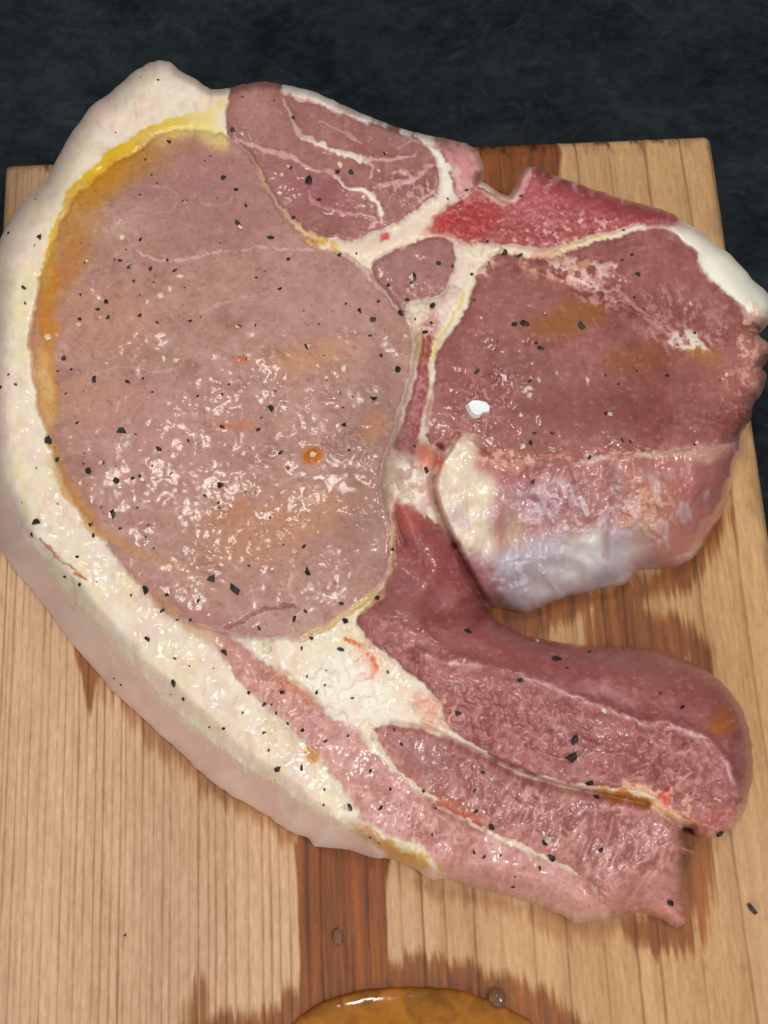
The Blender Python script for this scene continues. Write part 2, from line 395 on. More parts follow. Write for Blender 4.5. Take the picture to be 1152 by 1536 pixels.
TEND = [(752,384),(800,386),(836,384),(875,370),(930,354),(980,344),(1010,350),(1036,370),(1052,398),(1066,420),(1092,444),(1120,466),(1140,486),(1140,500),(1156,516),(1156,545),(1150,575),(1138,612),(1124,634),(1110,658),(1085,668),(1040,672),(1000,676),(950,684),(900,686),(850,690),(800,694),(752,692),(722,676),(700,660),(676,668),(661,690),(648,668),(640,645),(640,612),(650,560),(662,520),(692,482),(706,440),(720,402)]
TFAT = [(985,336),(1020,338),(1062,356),(1096,382),(1130,418),(1160,448),(1160,474),(1140,488),(1118,466),(1088,440),(1064,416),(1050,388),(1030,364),(1005,348)]
FRONT = [(661,690),(690,655),(712,662),(752,690),(820,692),(900,688),(1000,678),(1080,668),(1112,656),(1116,672),(1104,716),(1090,760),(1070,798),(1042,835),(1018,852),(955,860),(935,880),(887,890),(806,918),(788,924),(734,915),(712,870),(690,825),(668,775),(657,730)]
FLA = [(590,770),(600,752),(622,768),(650,782),(676,806),(700,840),(722,880),(737,920),(792,952),(868,966),(974,971),(1048,997),(1110,1053),(1130,1130),(1128,1170),(1108,1234),(1060,1260),(1034,1245),(1010,1226),(992,1200),(965,1186),(920,1184),(870,1176),(800,1160),(740,1136),(695,1108),(668,1080),(660,1050),(630,1020),(585,985),(556,965),(538,945),(536,925),(552,905),(574,882),(588,850),(592,806)]
FLB = [(558,1096),(600,1089),(640,1098),(690,1116),(740,1142),(800,1167),(870,1184),(930,1194),(970,1200),(996,1225),(1020,1245),(1026,1262),(1042,1276),(1026,1284),(1026,1310),(1024,1342),(1032,1376),(1022,1392),(993,1382),(958,1372),(920,1378),(900,1345),(880,1320),(830,1292),(780,1267),(720,1241),(660,1206),(612,1170),(578,1131)]
FLC = [(318,950),(350,962),(385,985),(425,1015),(465,1048),(505,1078),(545,1108),(578,1145),(618,1180),(668,1215),(728,1250),(796,1280),(868,1310),(892,1335),(912,1376),(873,1388),(830,1370),(744,1341),(691,1327),(665,1312),(645,1285),(615,1262),(575,1250),(545,1225),(515,1190),(488,1150),(455,1110),(410,1066),(375,1038),(352,1010),(338,985)]
# upper edge of the rind (where skin turns to cut fat)
RINDL = [(-60,560),(-20,640),(4,700),(26,770),(58,832),(105,892),(160,950),(205,1005),(252,1060),(305,1106),(360,1148),(425,1186),(485,1222),(540,1250),(600,1276),(650,1304)]
RINDP = RINDL+[(650,1360),(400,1360),(0,1200),(-80,900)]
# fascia, fat seams and creases: (polyline, half width px, colour, strength, relief mm)
FA = (236,222,206); YE = (226,200,120); PK = (214,172,166)
SEAMS = [
 ([(432,134),(470,148),(540,172),(600,193),(640,214),(664,240),(674,268),(670,292),(655,304)], 8, (238,230,216), 1.0, 0.25),
 ([(424,150),(436,176),(452,198),(480,219),(515,231),(548,243)], 4.5, FA, .9, .2),
 ([(548,243),(580,241),(605,236),(622,232)], 3, PK, .85, .1),
 ([(555,243),(560,256),(556,268)], 2.5, PK, .8, .1),
 ([(352,214),(395,222),(430,236),(470,252),(500,264),(520,282),(545,290),(562,304),(572,330)], 3.5, PK, .85, .1),
 ([(508,268),(522,284),(548,288),(562,300),(572,318)], 4.5, (240,228,214), .95, .25),
 ([(462,288),(470,302),(500,314),(535,322),(562,330),(556,345)], 3, PK, .85, .1),
 ([(482,186),(510,198),(538,212)], 2.2, PK, .6, .05),
 ([(560,282),(590,276),(615,270),(635,258),(648,250)], 4, PK, .8, .15),
 ([(588,262),(604,258),(618,266),(606,274)], 3.5, PK, .8, .15),
 ([(600,222),(615,212),(628,218)], 2.5, PK, .7, .1),
 ([(630,300),(645,292),(640,286)], 3.5, PK, .8, .15),
 ([(484,364),(525,376),(560,374),(592,364),(625,346),(650,328),(668,305)], 11, (236,214,190), 1.0, .3),
 ([(386,250),(400,282),(416,304),(434,326),(456,346),(484,366)], 3.2, (226,190,130), .85, .1),
 ([(505,380),(535,396),(560,425),(585,452),(600,470)], 2.6, (222,196,186), .75, -.2),
 ([(752,374),(724,384),(712,408),(700,440),(684,470),(664,500),(650,545),(644,600),(640,650)], 5, (238,226,196), .95, .2),
 ([(696,440),(682,475),(660,505),(650,540)], 2.2, (228,206,100), .8, .05),
 ([(688,368),(690,390),(680,420),(672,440)], 5, (226,196,184), .8, .1),
 ([(752,374),(795,378),(840,376),(890,362),(940,346),(985,336)], 4.5, (236,208,186), .95, .25),
 ([(830,378),(870,366),(905,358)], 2.5, YE, .7, 0),
 ([(776,396),(800,410),(830,416),(860,430),(890,436),(930,440),(960,470),(1000,500),(1020,515)], 3.2, (190,140,138), .7, .25),
 ([(890,436),(905,410),(900,402),(925,395)], 4, (226,196,190), .8, .3),
 ([(1012,512),(1030,508),(1055,518),(1040,525)], 6, (232,214,196), .85, .3),
 ([(588,780),(592,810),(588,850),(574,884),(552,906),(534,925)], 4, (222,186,130), .9, .15),
 ([(455,957),(490,940),(528,915),(560,888)], 5, (214,180,110), .75, .1),
 ([(690,1112),(740,1139),(800,1163),(870,1180),(930,1190),(960,1188)], 3.2, (214,178,160), .85, .2),
 ([(940,1182),(965,1184),(985,1200),(1005,1222),(1026,1236)], 9, (232,190,150), .85, .45),
 ([(960,1200),(990,1212),(1020,1232),(1045,1236)], 4, (222,170,110), .8, .2),
 ([(985,1198),(1000,1190),(1020,1172),(1034,1160)], 4, (214,160,155), .7, .4),
 ([(558,1096),(578,1131),(612,1170),(660,1206),(720,1241),(780,1267),(830,1292),(866,1312)], 3.4, (238,210,184), .9, .15),
 ([(655,1205),(690,1222),(720,1238)], 3.2, (196,86,62), .85, -.1),
 ([(555,1093),(600,1086),(645,1097),(692,1114)], 3, (228,196,178), .7, .1),
 ([(205,375),(260,395),(330,380),(400,372),(470,378)], 2.0, (214,174,166), .75, 0),
 ([(232,280),(258,285),(266,300),(258,318),(235,322)], 1.8, (212,172,164), .7, 0),
 ([(262,270),(266,262),(262,248)], 1.6, (212,172,164), .7, 0),
 ([(300,290),(305,304),(335,306),(350,288)], 1.8, (212,172,164), .7, 0),
 ([(436,862),(432,885),(440,900),(446,930)], 2.6, (214,176,166), .65, 0),
 ([(372,890),(405,884),(432,885)], 1.8, (206,160,152), .5, 0),
 ([(340,945),(372,930),(400,916),(435,908),(446,918)], 2.2, (120,72,66), .55, -.35),  # crease at the foot of the loin, coloured darker along the dip
 ([(300,470),(330,455),(365,450),(400,440)], 1.6, (208,166,158), .55, 0),
 ([(150,560),(190,552),(230,560),(262,552)], 1.6, (208,166,158), .5, 0),
 ([(380,700),(420,720),(470,716),(520,730)], 1.6, (208,166,158), .5, 0),
 ([(200,760),(250,770),(300,762)], 1.6, (208,166,158), .5, 0),
 ([(478,412),(500,405),(520,398)], 1.6, (206,162,154), .4, 0),
 ([(60,808),(90,838),(118,855),(130,872)], 1.5, (190,120,96), .8, -.1),
 ([(112,858),(122,862),(130,872)], 2.4, (196,90,70), .8, 0),
 ([(108,865),(114,890),(108,915)], 2.0, (196,160,150), .35, -.25),
 ([(522,962),(540,972),(556,988),(564,1002)], 4, (212,98,52), .9, .25),
 ([(556,1000),(562,1012),(548,1020)], 5, (230,150,124), .6, .1),
]
# local tints: x, y, rx, ry, angle, colour, strength
TINTS = [
 (560,690,60,150,8,(150,112,98),.55),(470,530,60,26,-15,(196,140,92),.55),(420,790,120,34,-20,(186,132,92),.55),(300,930,80,20,20,(160,104,96),.4),
 (160,480,70,60,0,(186,132,104),.5),(140,600,60,40,0,(192,140,110),.45),(380,800,90,60,0,(184,128,96),.4),(250,620,120,60,0,(184,132,126),.4),
 (330,300,120,70,0,(158,108,104),.55),(300,250,60,40,0,(164,108,108),.35),(480,460,90,60,0,(184,138,132),.5),(250,700,90,60,0,(188,138,130),.4),
 (470,685,15,16,0,(196,104,20),.95),(362,540,12,4,0,(190,92,50),.8),(355,640,26,6,0,(196,104,66),.7),(350,770,30,14,-20,(176,112,66),.5),(560,640,18,22,0,(190,126,80),.5),
 (110,395,22,50,14,(182,116,56),.7),(75,470,14,70,4,(194,122,30),.85),(70,580,14,60,-8,(198,128,28),.8),(110,740,12,60,-30,(186,124,60),.6),(240,905,40,10,38,(186,130,80),.5),
 (850,480,60,26,-15,(150,88,36),.75),(950,540,50,24,-12,(146,88,40),.55),(1050,535,34,12,18,(160,112,22),.85),(640,520,14,30,10,(150,96,40),.5),(800,560,60,30,0,(132,84,76),.5),
 (900,610,110,40,0,(124,66,58),.5),(990,560,70,40,0,(140,78,68),.4),(780,440,60,40,0,(154,94,90),.4),(980,420,50,50,0,(152,90,82),.4),(1080,560,40,50,0,(168,100,92),.5),(1128,540,20,50,0,(196,138,120),.7),(1146,495,10,14,0,(206,120,82),.9),
 (655,620,20,40,0,(172,112,106),.6),(690,640,26,14,-40,(176,116,112),.6),(765,690,60,16,4,(186,120,104),.6),(1050,680,50,14,-6,(206,168,146),.6),
 (700,330,46,30,-15,(172,44,44),.6),(660,335,26,12,-20,(182,54,52),.6),(575,360,9,5,-20,(204,60,60),.8),(646,490,9,26,8,(192,128,122),.6),(900,310,120,18,14,(170,76,84),.6),(800,310,40,24,0,(196,106,112),.5),(960,325,50,10,10,(150,66,70),.6),(790,275,14,20,30,(200,120,120),.5),(740,295,30,8,12,(226,184,168),.8),(715,250,12,26,0,(224,178,164),.75),(690,240,16,30,-30,(190,120,120),.5),(665,222,26,8,18,(160,96,92),.6),
 (600,400,30,20,0,(166,120,116),.5),(480,170,80,20,20,(160,110,102),.4),(440,190,20,40,-30,(150,104,86),.5),(380,170,30,40,0,(176,132,124),.5),(480,290,60,26,28,(150,82,88),.5),(590,210,40,12,20,(150,106,102),.4),
 (640,692,20,20,30,(216,126,104),.95),(640,735,18,16,0,(224,176,164),.7),(612,780,18,26,-28,(186,92,84),.75),
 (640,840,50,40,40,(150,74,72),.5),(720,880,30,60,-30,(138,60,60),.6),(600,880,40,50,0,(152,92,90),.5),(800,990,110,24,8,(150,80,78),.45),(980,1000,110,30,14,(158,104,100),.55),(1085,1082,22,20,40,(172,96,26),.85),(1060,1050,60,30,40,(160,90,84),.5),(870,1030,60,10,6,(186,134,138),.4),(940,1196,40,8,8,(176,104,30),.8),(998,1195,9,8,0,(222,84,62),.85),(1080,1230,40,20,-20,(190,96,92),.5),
 (1000,1340,40,30,0,(206,142,134),.5),(980,1370,40,12,0,(196,122,104),.6),(900,1350,40,22,0,(206,142,122),.5),
 (690,1150,90,30,28,(168,112,108),.5),(640,1130,60,26,28,(160,106,104),.5),(690,1210,40,8,28,(170,92,60),.6),
 (470,1130,12,14,0,(196,124,40),.8),(600,1280,50,10,28,(206,150,66),.85),(570,1262,40,10,34,(204,150,96),.6),(430,1030,30,8,40,(206,132,92),.6),(300,950,50,10,32,(206,158,120),.6),
 (640,1060,20,26,-40,(224,168,146),.6),(555,985,14,18,-40,(224,150,126),.4),
 
 (40,440,8,60,8,(228,216,166),.6),(260,1010,40,14,42,(234,222,186),.4),
 (60,620,20,90,0,(238,226,206),.4),(700,690,30,14,-60,(228,206,182),.6),
]

def nearest_on(U, V, P):
    d, i, t = dist_line(U, V, P, True, True)
    a = P[i]; b = P[(i+1) % len(P)]
    return d, a+(b-a)*t[..., None], i, t

def build_chop():
    us = np.arange(-46, 1184, STEP); vs = np.arange(76, 1412, STEP)
    U, V = np.meshgrid(us, vs)
    OC = crom(OUT, 4); P2 = OC[:, :2].copy()
    nrm = np.stack([np.roll(P2[:, 1], -1)-np.roll(P2[:, 1], 1), -(np.roll(P2[:, 0], -1)-np.roll(P2[:, 0], 1))], -1)
    nrm /= np.linalg.norm(nrm, axis=1, keepdims=True)+1e-9
    P2 += nrm*(1.1*vn(P2[:, 0]/9, P2[:, 1]/9, 31)+0.8*vn(P2[:, 0]/4, P2[:, 1]/4, 32))[:, None]
    D, NP, NI, NTt = nearest_on(U, V, P2)
    ins = inside(U, V, P2); S = np.where(ins, -D, D)
    zend = OC[NI, 2]+(OC[(NI+1) % len(OC), 2]-OC[NI, 2])*NTt
    wend = OC[NI, 3]+(OC[(NI+1) % len(OC), 3]-OC[NI, 3])*NTt
    # top surface heights, cm
    ctl = [(300,500,2.35),(120,300,2.4),(240,150,2.3),(100,850,2.3),(600,300,2.25),(900,330,2.1),(1110,440,1.75),(850,520,2.3),(1090,600,1.75),(640,700,2.2),(720,690,2.25),(900,670,2.3),
           (1060,690,2.0),(250,1000,2.2),(400,1120,2.05),(520,1220,1.85),(600,940,2.05),(680,900,1.8),(640,1050,1.95),(850,1020,1.6),(900,1120,1.55),(1070,1120,1.35),(1060,1210,1.15),(760,1200,1.5),(800,1300,1.4),(960,1290,1.0),(1000,1360,0.55),(620,1270,1.7),(880,1360,1.15)]
    zt = 0; wt = 0
    for x, y, z in ctl:
        w = 1/(((U-x)**2+(V-y)**2)/150**2+0.05)**1.6; zt = zt+w*z; wt = wt+w
    ztop = zt/wt
    t = np.clip(D/wend, 0, 1)
    rnd = np.sqrt(np.clip(1-(1-t)**2, 0, 1))
    lin_w = ss(0.4, 0.05, zend)*ss(40, 60, wend)*ss(700, 640, U)        # the rind is a nearly straight wall
    prof = rnd*(1-lin_w)+(0.30*rnd+0.70*np.clip(t*1.04, 0, 1))*lin_w
    Z = np.minimum(zend, ztop)+(ztop-np.minimum(zend, ztop))*prof
    # soften where two edges meet
    def blur(a, r):
        for ax in (0, 1):
            c = np.cumsum(np.concatenate([np.repeat(np.take(a, [0], ax), r+1, ax), a, np.repeat(np.take(a, [-1], ax), r, ax)], ax), ax)
            n = a.shape[ax]
            a = (np.take(c, range(2*r+1, 2*r+1+n), ax)-np.take(c, range(0, n), ax))/(2*r+1)
        return a
    Zb = blur(blur(Z, 4), 4); Z = Z+(Zb-Z)*ss(6, 24, D)

    # warped coordinates so that no border is a clean curve
    Uw = U+3.4*fbm(U/24, V/24, 41, 3)+1.5*vn(U/5, V/5, 42); Vw = V+3.4*fbm(U/24, V/24, 43, 3)+1.5*vn(U/5, V/5, 44)
    R = {k: sdf(Uw, Vw, p) for k, p in dict(loin=LOIN, cap=CAPM, small=SMALLM, chine=CHINE, feath=FEATH, stem=STEM, marrow=MARROW,
         tend=TEND, tfat=TFAT, front=FRONT, fla=FLA, flb=FLB, flc=FLC, rind=RINDP).items()}
    mk = {k: ss(1.8, -1.8, d) for k, d in R.items()}
    for k in ('loin',): mk[k] = ss(3, -3, R[k])
    mk['rind'] = ss(6, -8, R['rind']); mk['tfat'] = ss(9, -6, R['tfat']+6*fbm(U/22, V/22, 45, 3))
    mk['flc'] = ss(4, -4, R['flc']+4*fbm(U/18, V/18, 46, 2)); mk['front'] = ss(16, -12, R['front']+12*fbm(U/24, V/12, 47, 4))

    # ---- colour of the cut
    C = np.zeros(U.shape+(3,))+np.array([234, 218, 198])
    n_a = fbm(U/60, V/60, 51, 4); n_b = fbm(U/16, V/16, 52, 4); n_c = fbm(U/5, V/5, 53, 3)
    # wet wrinkled zones that sparkle: mask, then fibres
    wr = np.zeros(U.shape)
    for x, y, rx, ry, an, s in [(400,650,150,90,10,.9),(420,545,130,40,-12,.7),(330,830,110,60,0,.5),(500,800,90,70,0,.5),(230,520,60,20,0,.4),(600,990,60,50,30,.9),(800,1090,200,60,16,1.0),(1000,1150,110,60,30,1.1),
                                (760,1190,160,50,24,.7),(920,1260,110,50,20,.6),(430,1060,90,40,42,.5),(620,1220,130,40,30,.5),(650,860,60,70,35,.7),(900,740,170,60,-8,.7),(880,420,130,40,10,.6),(1050,500,80,60,0,.6),
                                (1080,620,60,60,0,.5),(740,590,60,60,-30,.5),(500,290,110,60,20,.35),(520,1030,120,50,36,.6),(400,1130,130,30,38,.6),(1090,700,40,40,0,.3)]:
        wr = np.maximum(wr, s*ss(0.15, 0.8, blob(U, V, x, y, rx, ry, an)+0.22*n_a))
    cl = ss(0.28, 0.68, fbm(U/40, V/26, 95, 4))                  # patches
    w_loin = wr*mk['loin']*cl
    fibre1 = ridge(U/26+0.5*n_a, V/9+0.6*n_b, 96, 3)
    ca, sa = math.cos(0.45), math.sin(0.45)
    Ur, Vr = U*ca+V*sa, -U*sa+V*ca
    fibre2 = ridge(Ur/19+0.5*n_a, Vr/12+0.6*n_b, 97, 3)
    fibre3 = ridge(Ur/10+0.4*n_a, Vr/19+0.5*n_b, 98, 3)
    fibre0 = ridge(U/23+0.5*n_a, V/10+0.6*n_b, 96, 2)
    # the sawn face of the rolled flank strip, below its smooth outer side
    CUTE = [(640,985),(700,1000),(760,1008),(795,1017),(838,1038),(912,1065),(965,1086),(1018,1092),(1071,1123),(1103,1171),(1108,1214)]
    CUTF = [(560,930),(600,935),(640,960)]+CUTE[1:]+[(1090,1255),(1034,1250),(1000,1215),(965,1186),(870,1176),(800,1160),(740,1136),(695,1108),(668,1080),(660,1050),(630,1020),(560,970)]
    r_cut = sdf(Uw, Vw, CUTF); cut = ss(5, -5, r_cut+5*n_b)*mk['fla']; d_edge = dline(Uw, Vw, CUTE)
    C = mixc(C, (234, 220, 184), 0.5*ss(0, 0.7, n_a)); C = mixc(C, (226, 196, 180), 0.5*ss(0.0, 0.9, fbm(U/30, V/30, 56, 4))); C = mixc(C, (216, 196, 176), 0.35*ss(0.1, 0.9, n_b))
    C = mixc(C, (224, 206, 150), 0.4*ss(0.25, 0.8, fbm(U/22, V/40, 57, 4))); C = mixc(C, (222, 178, 162), 0.4*ss(0.45, 0.9, fbm(U/12, V/26, 58, 3)))
    C = C+(n_c*2+3*fbm(U/12, V/12, 59, 3))[..., None]
    # skin side of the rim
    rim_out = ss(30, 4, D)*ss(0.9, 0.4, 0*D+zend*0.5)
    C = mixc(C, (226, 196, 184), 0.6*rim_out)
    rc = np.zeros_like(C)+np.array([230, 196, 180])
    rc = mixc(rc, (218, 178, 166), 0.7*ss(-0.3, 0.8, fbm(U/50, V/50, 54, 3))); rc = mixc(rc, (230, 212, 198), 0.6*ss(0.0, 0.7, fbm(U/34, V/34, 55, 3)))
    rc = mixc(rc, (216, 194, 180), 0.5*blob(U, V, 110, 925, 50, 46)); rc = mixc(rc, (230, 188, 160), 0.5*ss(16, 0, np.abs(R['rind'])))
    C = C+(rc-C)*mk['rind'][..., None]
    # muscles
    def muscle(key, base, alt, alt2, sc):
        q = np.zeros_like(C)+np.array(base, float)
        q = mixc(q, alt, 0.75*ss(-0.35, 0.75, fbm(U/sc, V/sc, hash_(key), 4)))
        q = mixc(q, alt2, 0.55*ss(0.1, 0.9, fbm(U/(sc*0.4), V/(sc*0.4), hash_(key)+9, 3)))
        q = q+(n_b*5+n_c*6)[..., None]
        return C+(q-C)*mk[key][..., None]
    def hash_(k): return sum(ord(c) for c in k) % 50+60
    C = muscle('loin', (178,134,120), (164,119,105), (187,146,134), 60)
    C = muscle('cap', (162,108,100), (150,92,88), (174,124,114), 60)
    C = muscle('small', (160,108,104), (150,98,94), (176,128,122), 40)
    C = muscle('tend', (154,92,85), (137,78,70), (168,110,103), 60)
    C = muscle('fla', (150,84,80), (136,70,66), (172,112,112), 60)
    C = muscle('flb', (188,130,120), (172,112,104), (204,152,142), 40)
    C = muscle('flc', (208,154,144), (196,138,128), (220,174,166), 40)
    C = mixc(C, (176, 112, 104), 0.75*cut); C = mixc(C, (146, 82, 84), 0.6*cut*ss(0.0, 0.6, fbm(U/24, V/16, 114, 3))); C = mixc(C, (194, 144, 138), 0.5*cut*ss(0.1, 0.7, fbm(U/14, V/10, 115, 3))); C = mixc(C, (146, 84, 78), 0.6*mk['fla']*(1-cut)*ss(980, 1000, V+0*U)*ss(30, 0, r_cut)); C = mixc(C, (168, 118, 110), 0.5*mk['fla']*(1-cut)*ss(30, 6, D)*ss(800, 900, U))
    C = mixc(C, (212, 168, 168), 0.8*np.exp(-(d_edge/5)**2)*mk['fla']*ss(-0.2, 0.5, n_b+0.4))
    def fib(f, m, lo, hi): return (m*np.clip((f-0.42)*1.6, -0.8, 0.8))[..., None]*np.where((f > 0.42)[..., None], np.array(hi, float), np.array(lo, float))
    C = C+fib(fibre2, np.clip(wr*1.0, 0, 1)*mk['fla']*(0.35+0.65*cut), (22, 22, 20), (20, 22, 22))
    C = C+fib(fibre3, np.clip(wr+0.35, 0, 1)*mk['flb'], (40, 42, 40), (34, 36, 36))+fib(fibre3, np.clip(wr+0.3, 0, 1)*mk['flc'], (28, 34, 34), (20, 26, 26))
    C = C+fib(fibre0, wr*cl*mk['loin'], (18, 18, 18), (34, 38, 38))+fib(fibre1, np.clip(wr+0.1, 0, 1)*(0.3+0.7*cl)*mk['tend'], (22, 20, 18), (38, 40, 40))
    C = C+fib(ridge(U/30+0.6*n_a, V/22, 111, 3), 0.5*mk['loin'], (10, 12, 12), (12, 14, 14))+fib(ridge(U/9, V/26+0.5*n_a, 112, 3), 0.4*(mk['tend']+mk['cap']), (14, 14, 14), (14, 16, 16))
    # sawn bone: red marrow with pale flecks
    q = np.zeros_like(C)+np.array([166, 86, 82.])
    fl = ridge(U/11, V/9, 71, 3)
    q = mixc(q, (212, 140, 140), 0.6*ss(0.0, 0.8, fbm(U/13, V/10, 71, 3))); q = mixc(q, (150, 56, 62), 0.65*ss(0.0, -0.6, fbm(U/10, V/8, 72, 4)))
    q = mixc(q, (226, 176, 172), 0.8*ss(0.55, 0.85, fbm(U/6, V/5, 73, 2)))
    C = C+(q-C)*mk['chine'][..., None]
    q = np.zeros_like(C)+np.array([206, 150, 146.]); q = mixc(q, (160, 84, 86), 0.8*ss(0, 0.6, fbm(U/9, V/9, 74, 3))); q = mixc(q, (232, 200, 184), 0.5*ss(0, 0.8, n_b))
    C = C+(q-C)*mk['feath'][..., None]
    q = np.zeros_like(C)+np.array([228, 206, 188.]); q = mixc(q, (222, 176, 164), 0.5*ss(0, 0.8, n_b)); q = mixc(q, (238, 224, 190), 0.5*ss(0, 0.8, n_a))
    q = mixc(q, (214, 168, 162), 0.7*blob(U, V, 645, 500, 16, 30, 8)); q = mixc(q, (206, 176, 170), 0.6*blob(U, V, 616, 580, 8, 70, 14))
    C = C+(q-C)*mk['stem'][..., None]
    q = np.zeros_like(C)+np.array([160, 82, 86.]); q = mixc(q, (196, 130, 130), 0.7*ss(0.0, 0.6, fbm(U/6, V/6, 75, 3))); q = mixc(q, (130, 50, 56), 0.6*ss(0.1, 0.7, fbm(U/8, V/8, 76, 2)))
    C = C+(q-C)*(ss(4, -4, R['marrow']))[..., None]
    # tenderloin: side with silverskin
    q = np.zeros_like(C)+np.array([178, 114, 106.])
    q = mixc(q, (176, 108, 100), 0.7*blob(U, V, 1030, 745, 70, 60)); q = mixc(q, (206, 150, 122), 0.8*blob(U, V, 970, 760, 34, 50, -20)); q = mixc(q, (200, 128, 88), 0.6*blob(U, V, 945, 800, 26, 26))
    q = mixc(q, (196, 162, 166), 0.75*blob(U, V, 810, 750, 80, 50)); q = mixc(q, (196, 126, 106), 0.7*blob(U, V, 770, 708, 60, 16, 4))
    q = mixc(q, (232, 214, 188), ss(22, -4, R_strip(U, V)))
    q = mixc(q, (206, 190, 150), 0.6*blob(U, V, 770, 800, 20, 30)); q = mixc(q, (206, 192, 140), 0.6*blob(U, V, 850, 815, 26, 18))
    low = ss(800, 850, V+0.16*(U-740)+14*n_a)*ss(1010, 930, U)
    q = mixc(q, (200, 194, 198), 0.8*low); q = mixc(q, (176, 170, 188), 0.6*low*ss(0, 0.6, fbm(U/26, V/60, 77, 3)))
    q = mixc(q, (228, 224, 214), 0.8*blob(U, V, 870, 850, 60, 22, -22)); q = mixc(q, (232, 228, 206), 0.9*blob(U, V, 888, 812, 16, 14))
    q = mixc(q, (208, 186, 190), 0.6*ss(0.15, 0.8, fbm(U/18, V/34, 78, 3))*ss(690, 730, V))
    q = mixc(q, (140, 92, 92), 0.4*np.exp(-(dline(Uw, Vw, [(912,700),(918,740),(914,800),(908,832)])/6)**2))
    q = mixc(q, (190, 170, 180), 0.5*np.exp(-(dline(Uw, Vw, [(924,700),(930,740),(924,800),(920,838)])/7)**2))
    q = mixc(q, (150, 108, 112), 0.6*blob(U, V, 965, 848, 34, 10, -22))
    C = C+(q-C)*mk['front'][..., None]
    C = mixc(C, (238, 232, 214), mk['tfat'])
    # central fat seam patches
    cen = blob(U, V, 530, 1030, 90, 50, 35)*(1-mk['fla'])*(1-mk['flc'])*(1-mk['flb'])
    C = mixc(C, (243, 238, 222), 0.8*cen); C = mixc(C, (236, 200, 180), 0.5*cen*ss(0.2, 0.8, fbm(U/20, V/20, 79, 3)))
    # seams and tints
    rel = np.zeros(U.shape)
    for pl, w, col, s, h in SEAMS:
        d = dline(Uw, Vw, pl)
        vary = 0.70+0.55*fbm(U/12, V/12, 80+int(pl[0][0]) % 13, 3)
        ww = 0.98*w*np.clip(vary+0.25, 0.35, 1.5)
        m = ss(1.25, 0.55, d/ww)*np.clip(0.75+0.5*vary, 0, 1)
        C = mixc(C, col, s*m)
        rel += h*np.exp(-(d/(w*1.1))**2)
    for x, y, rx, ry, an, col, s in TINTS:
        b = blob(Uw+6*n_a, Vw+6*n_b, x, y, rx, ry, an)
        C = mixc(C, col, s*ss(0.08, 0.75, b*(1+0.25*n_b)))
    WE = [(342,150),(300,168),(255,181),(210,199),(170,224),(138,251),(110,281),(92,312),(79,346),(68,385),(58,420),(50,455),(44,490),(42,520),(46,560),(54,600),(64,640),(78,682),(97,722),(122,768),(152,808)]
    e_in = -sdf(Uw, Vw, WE+[(400,900),(620,800),(620,300),(342,205)], 4, 80)
    topw = ss(480, 330, V)*ss(352, 338, U)
    C = mixc(C, (188,126,16), 0.95*topw*ss(-1, 3, e_in)*ss(84, 22, e_in+14*n_a)*np.clip(0.25+0.85*blob(U, V, 165, 280, 75, 85), 0, 1)*ss(330, 230, U))
    C = mixc(C, (222,180,18), 0.88*topw*ss(-2, 4, e_in)*ss(24, 2, e_in+5*n_b+9*n_a)*ss(330, 230, U))
    C = mixc(C, (232,212,120), 0.65*ss(-8, 8, e_in+6*n_a)*ss(44, 20, e_in)*ss(215, 260, U)*ss(350, 338, U)*ss(240, 215, V))
    C = mixc(C, (196,136,60), 0.5*ss(-1, 2, e_in)*ss(24, 2, e_in+9*n_a+3*n_b)*ss(330, 400, V)*ss(760, 620, V)*ss(360, 300, U))
    C = mixc(C, (196,140,78), 0.6*ss(-1, 2, e_in)*ss(22, 4, e_in+5*n_a)*ss(620, 700, V)*ss(900, 800, V)*ss(360, 300, U))
    patch = np.zeros(U.shape)
    for x, y, rx, ry, an, col, sc, thr, st in [
        (850,402,75,26,8,(218,160,128),10,.05,.8),(880,412,60,24,14,(230,196,186),8,.2,.85),(900,440,40,20,20,(206,150,146),7,.15,.8),(1020,480,70,46,20,(186,130,128),8,.1,.7),(1035,512,30,14,10,(236,222,208),9,-.2,.9),
        (1128,520,22,60,0,(222,170,148),9,0,.85),(1110,590,26,50,0,(196,130,118),7,.2,.6),(1000,680,110,8,-4,(216,168,148),7,.15,.7),(770,688,60,12,4,(222,172,150),8,0,.85),(870,684,60,9,-3,(206,140,120),8,.05,.7),
        (650,735,16,30,0,(232,190,176),9,-.2,.8),(615,725,26,36,0,(240,226,208),9,-.1,.8),(650,1068,34,26,30,(226,170,146),8,0,.85),(560,1000,40,30,35,(240,206,184),9,.1,.7),(520,1040,70,40,35,(244,236,222),14,0,.5),
        (1010,1205,40,22,40,(226,160,140),7,.05,.8),(1085,1235,40,18,-25,(216,140,134),6,.1,.8),(820,730,70,36,0,(160,100,98),12,.05,.7),(860,760,110,40,0,(216,190,194),9,.25,.7),(970,770,40,50,-20,(226,180,150),8,.2,.7),(800,860,60,30,0,(222,222,226),10,.1,.7),
        (620,440,26,16,0,(226,186,168),7,.2,.7),(480,365,30,9,20,(226,176,70),8,-.1,.8),(640,1290,40,10,25,(216,166,80),8,0,.7),(440,1035,50,14,40,(214,146,110),9,.1,.6),(640,480,24,30,20,(232,206,186),8,0,.7),(720,390,24,30,20,(236,214,190),8,0,.7),
        (640,300,22,14,-30,(230,196,184),7,.1,.7),(610,280,50,24,-10,(204,158,152),7,.3,.7),(360,205,22,14,20,(206,168,158),7,.1,.6),(730,590,50,30,-35,(196,146,146),7,.2,.6)]:
        m = ss(0.12, 0.6, blob(Uw, Vw, x, y, rx, ry, an))*ss(thr, thr+0.22, fbm(U/sc, V/sc, 120+int(x) % 17, 3))
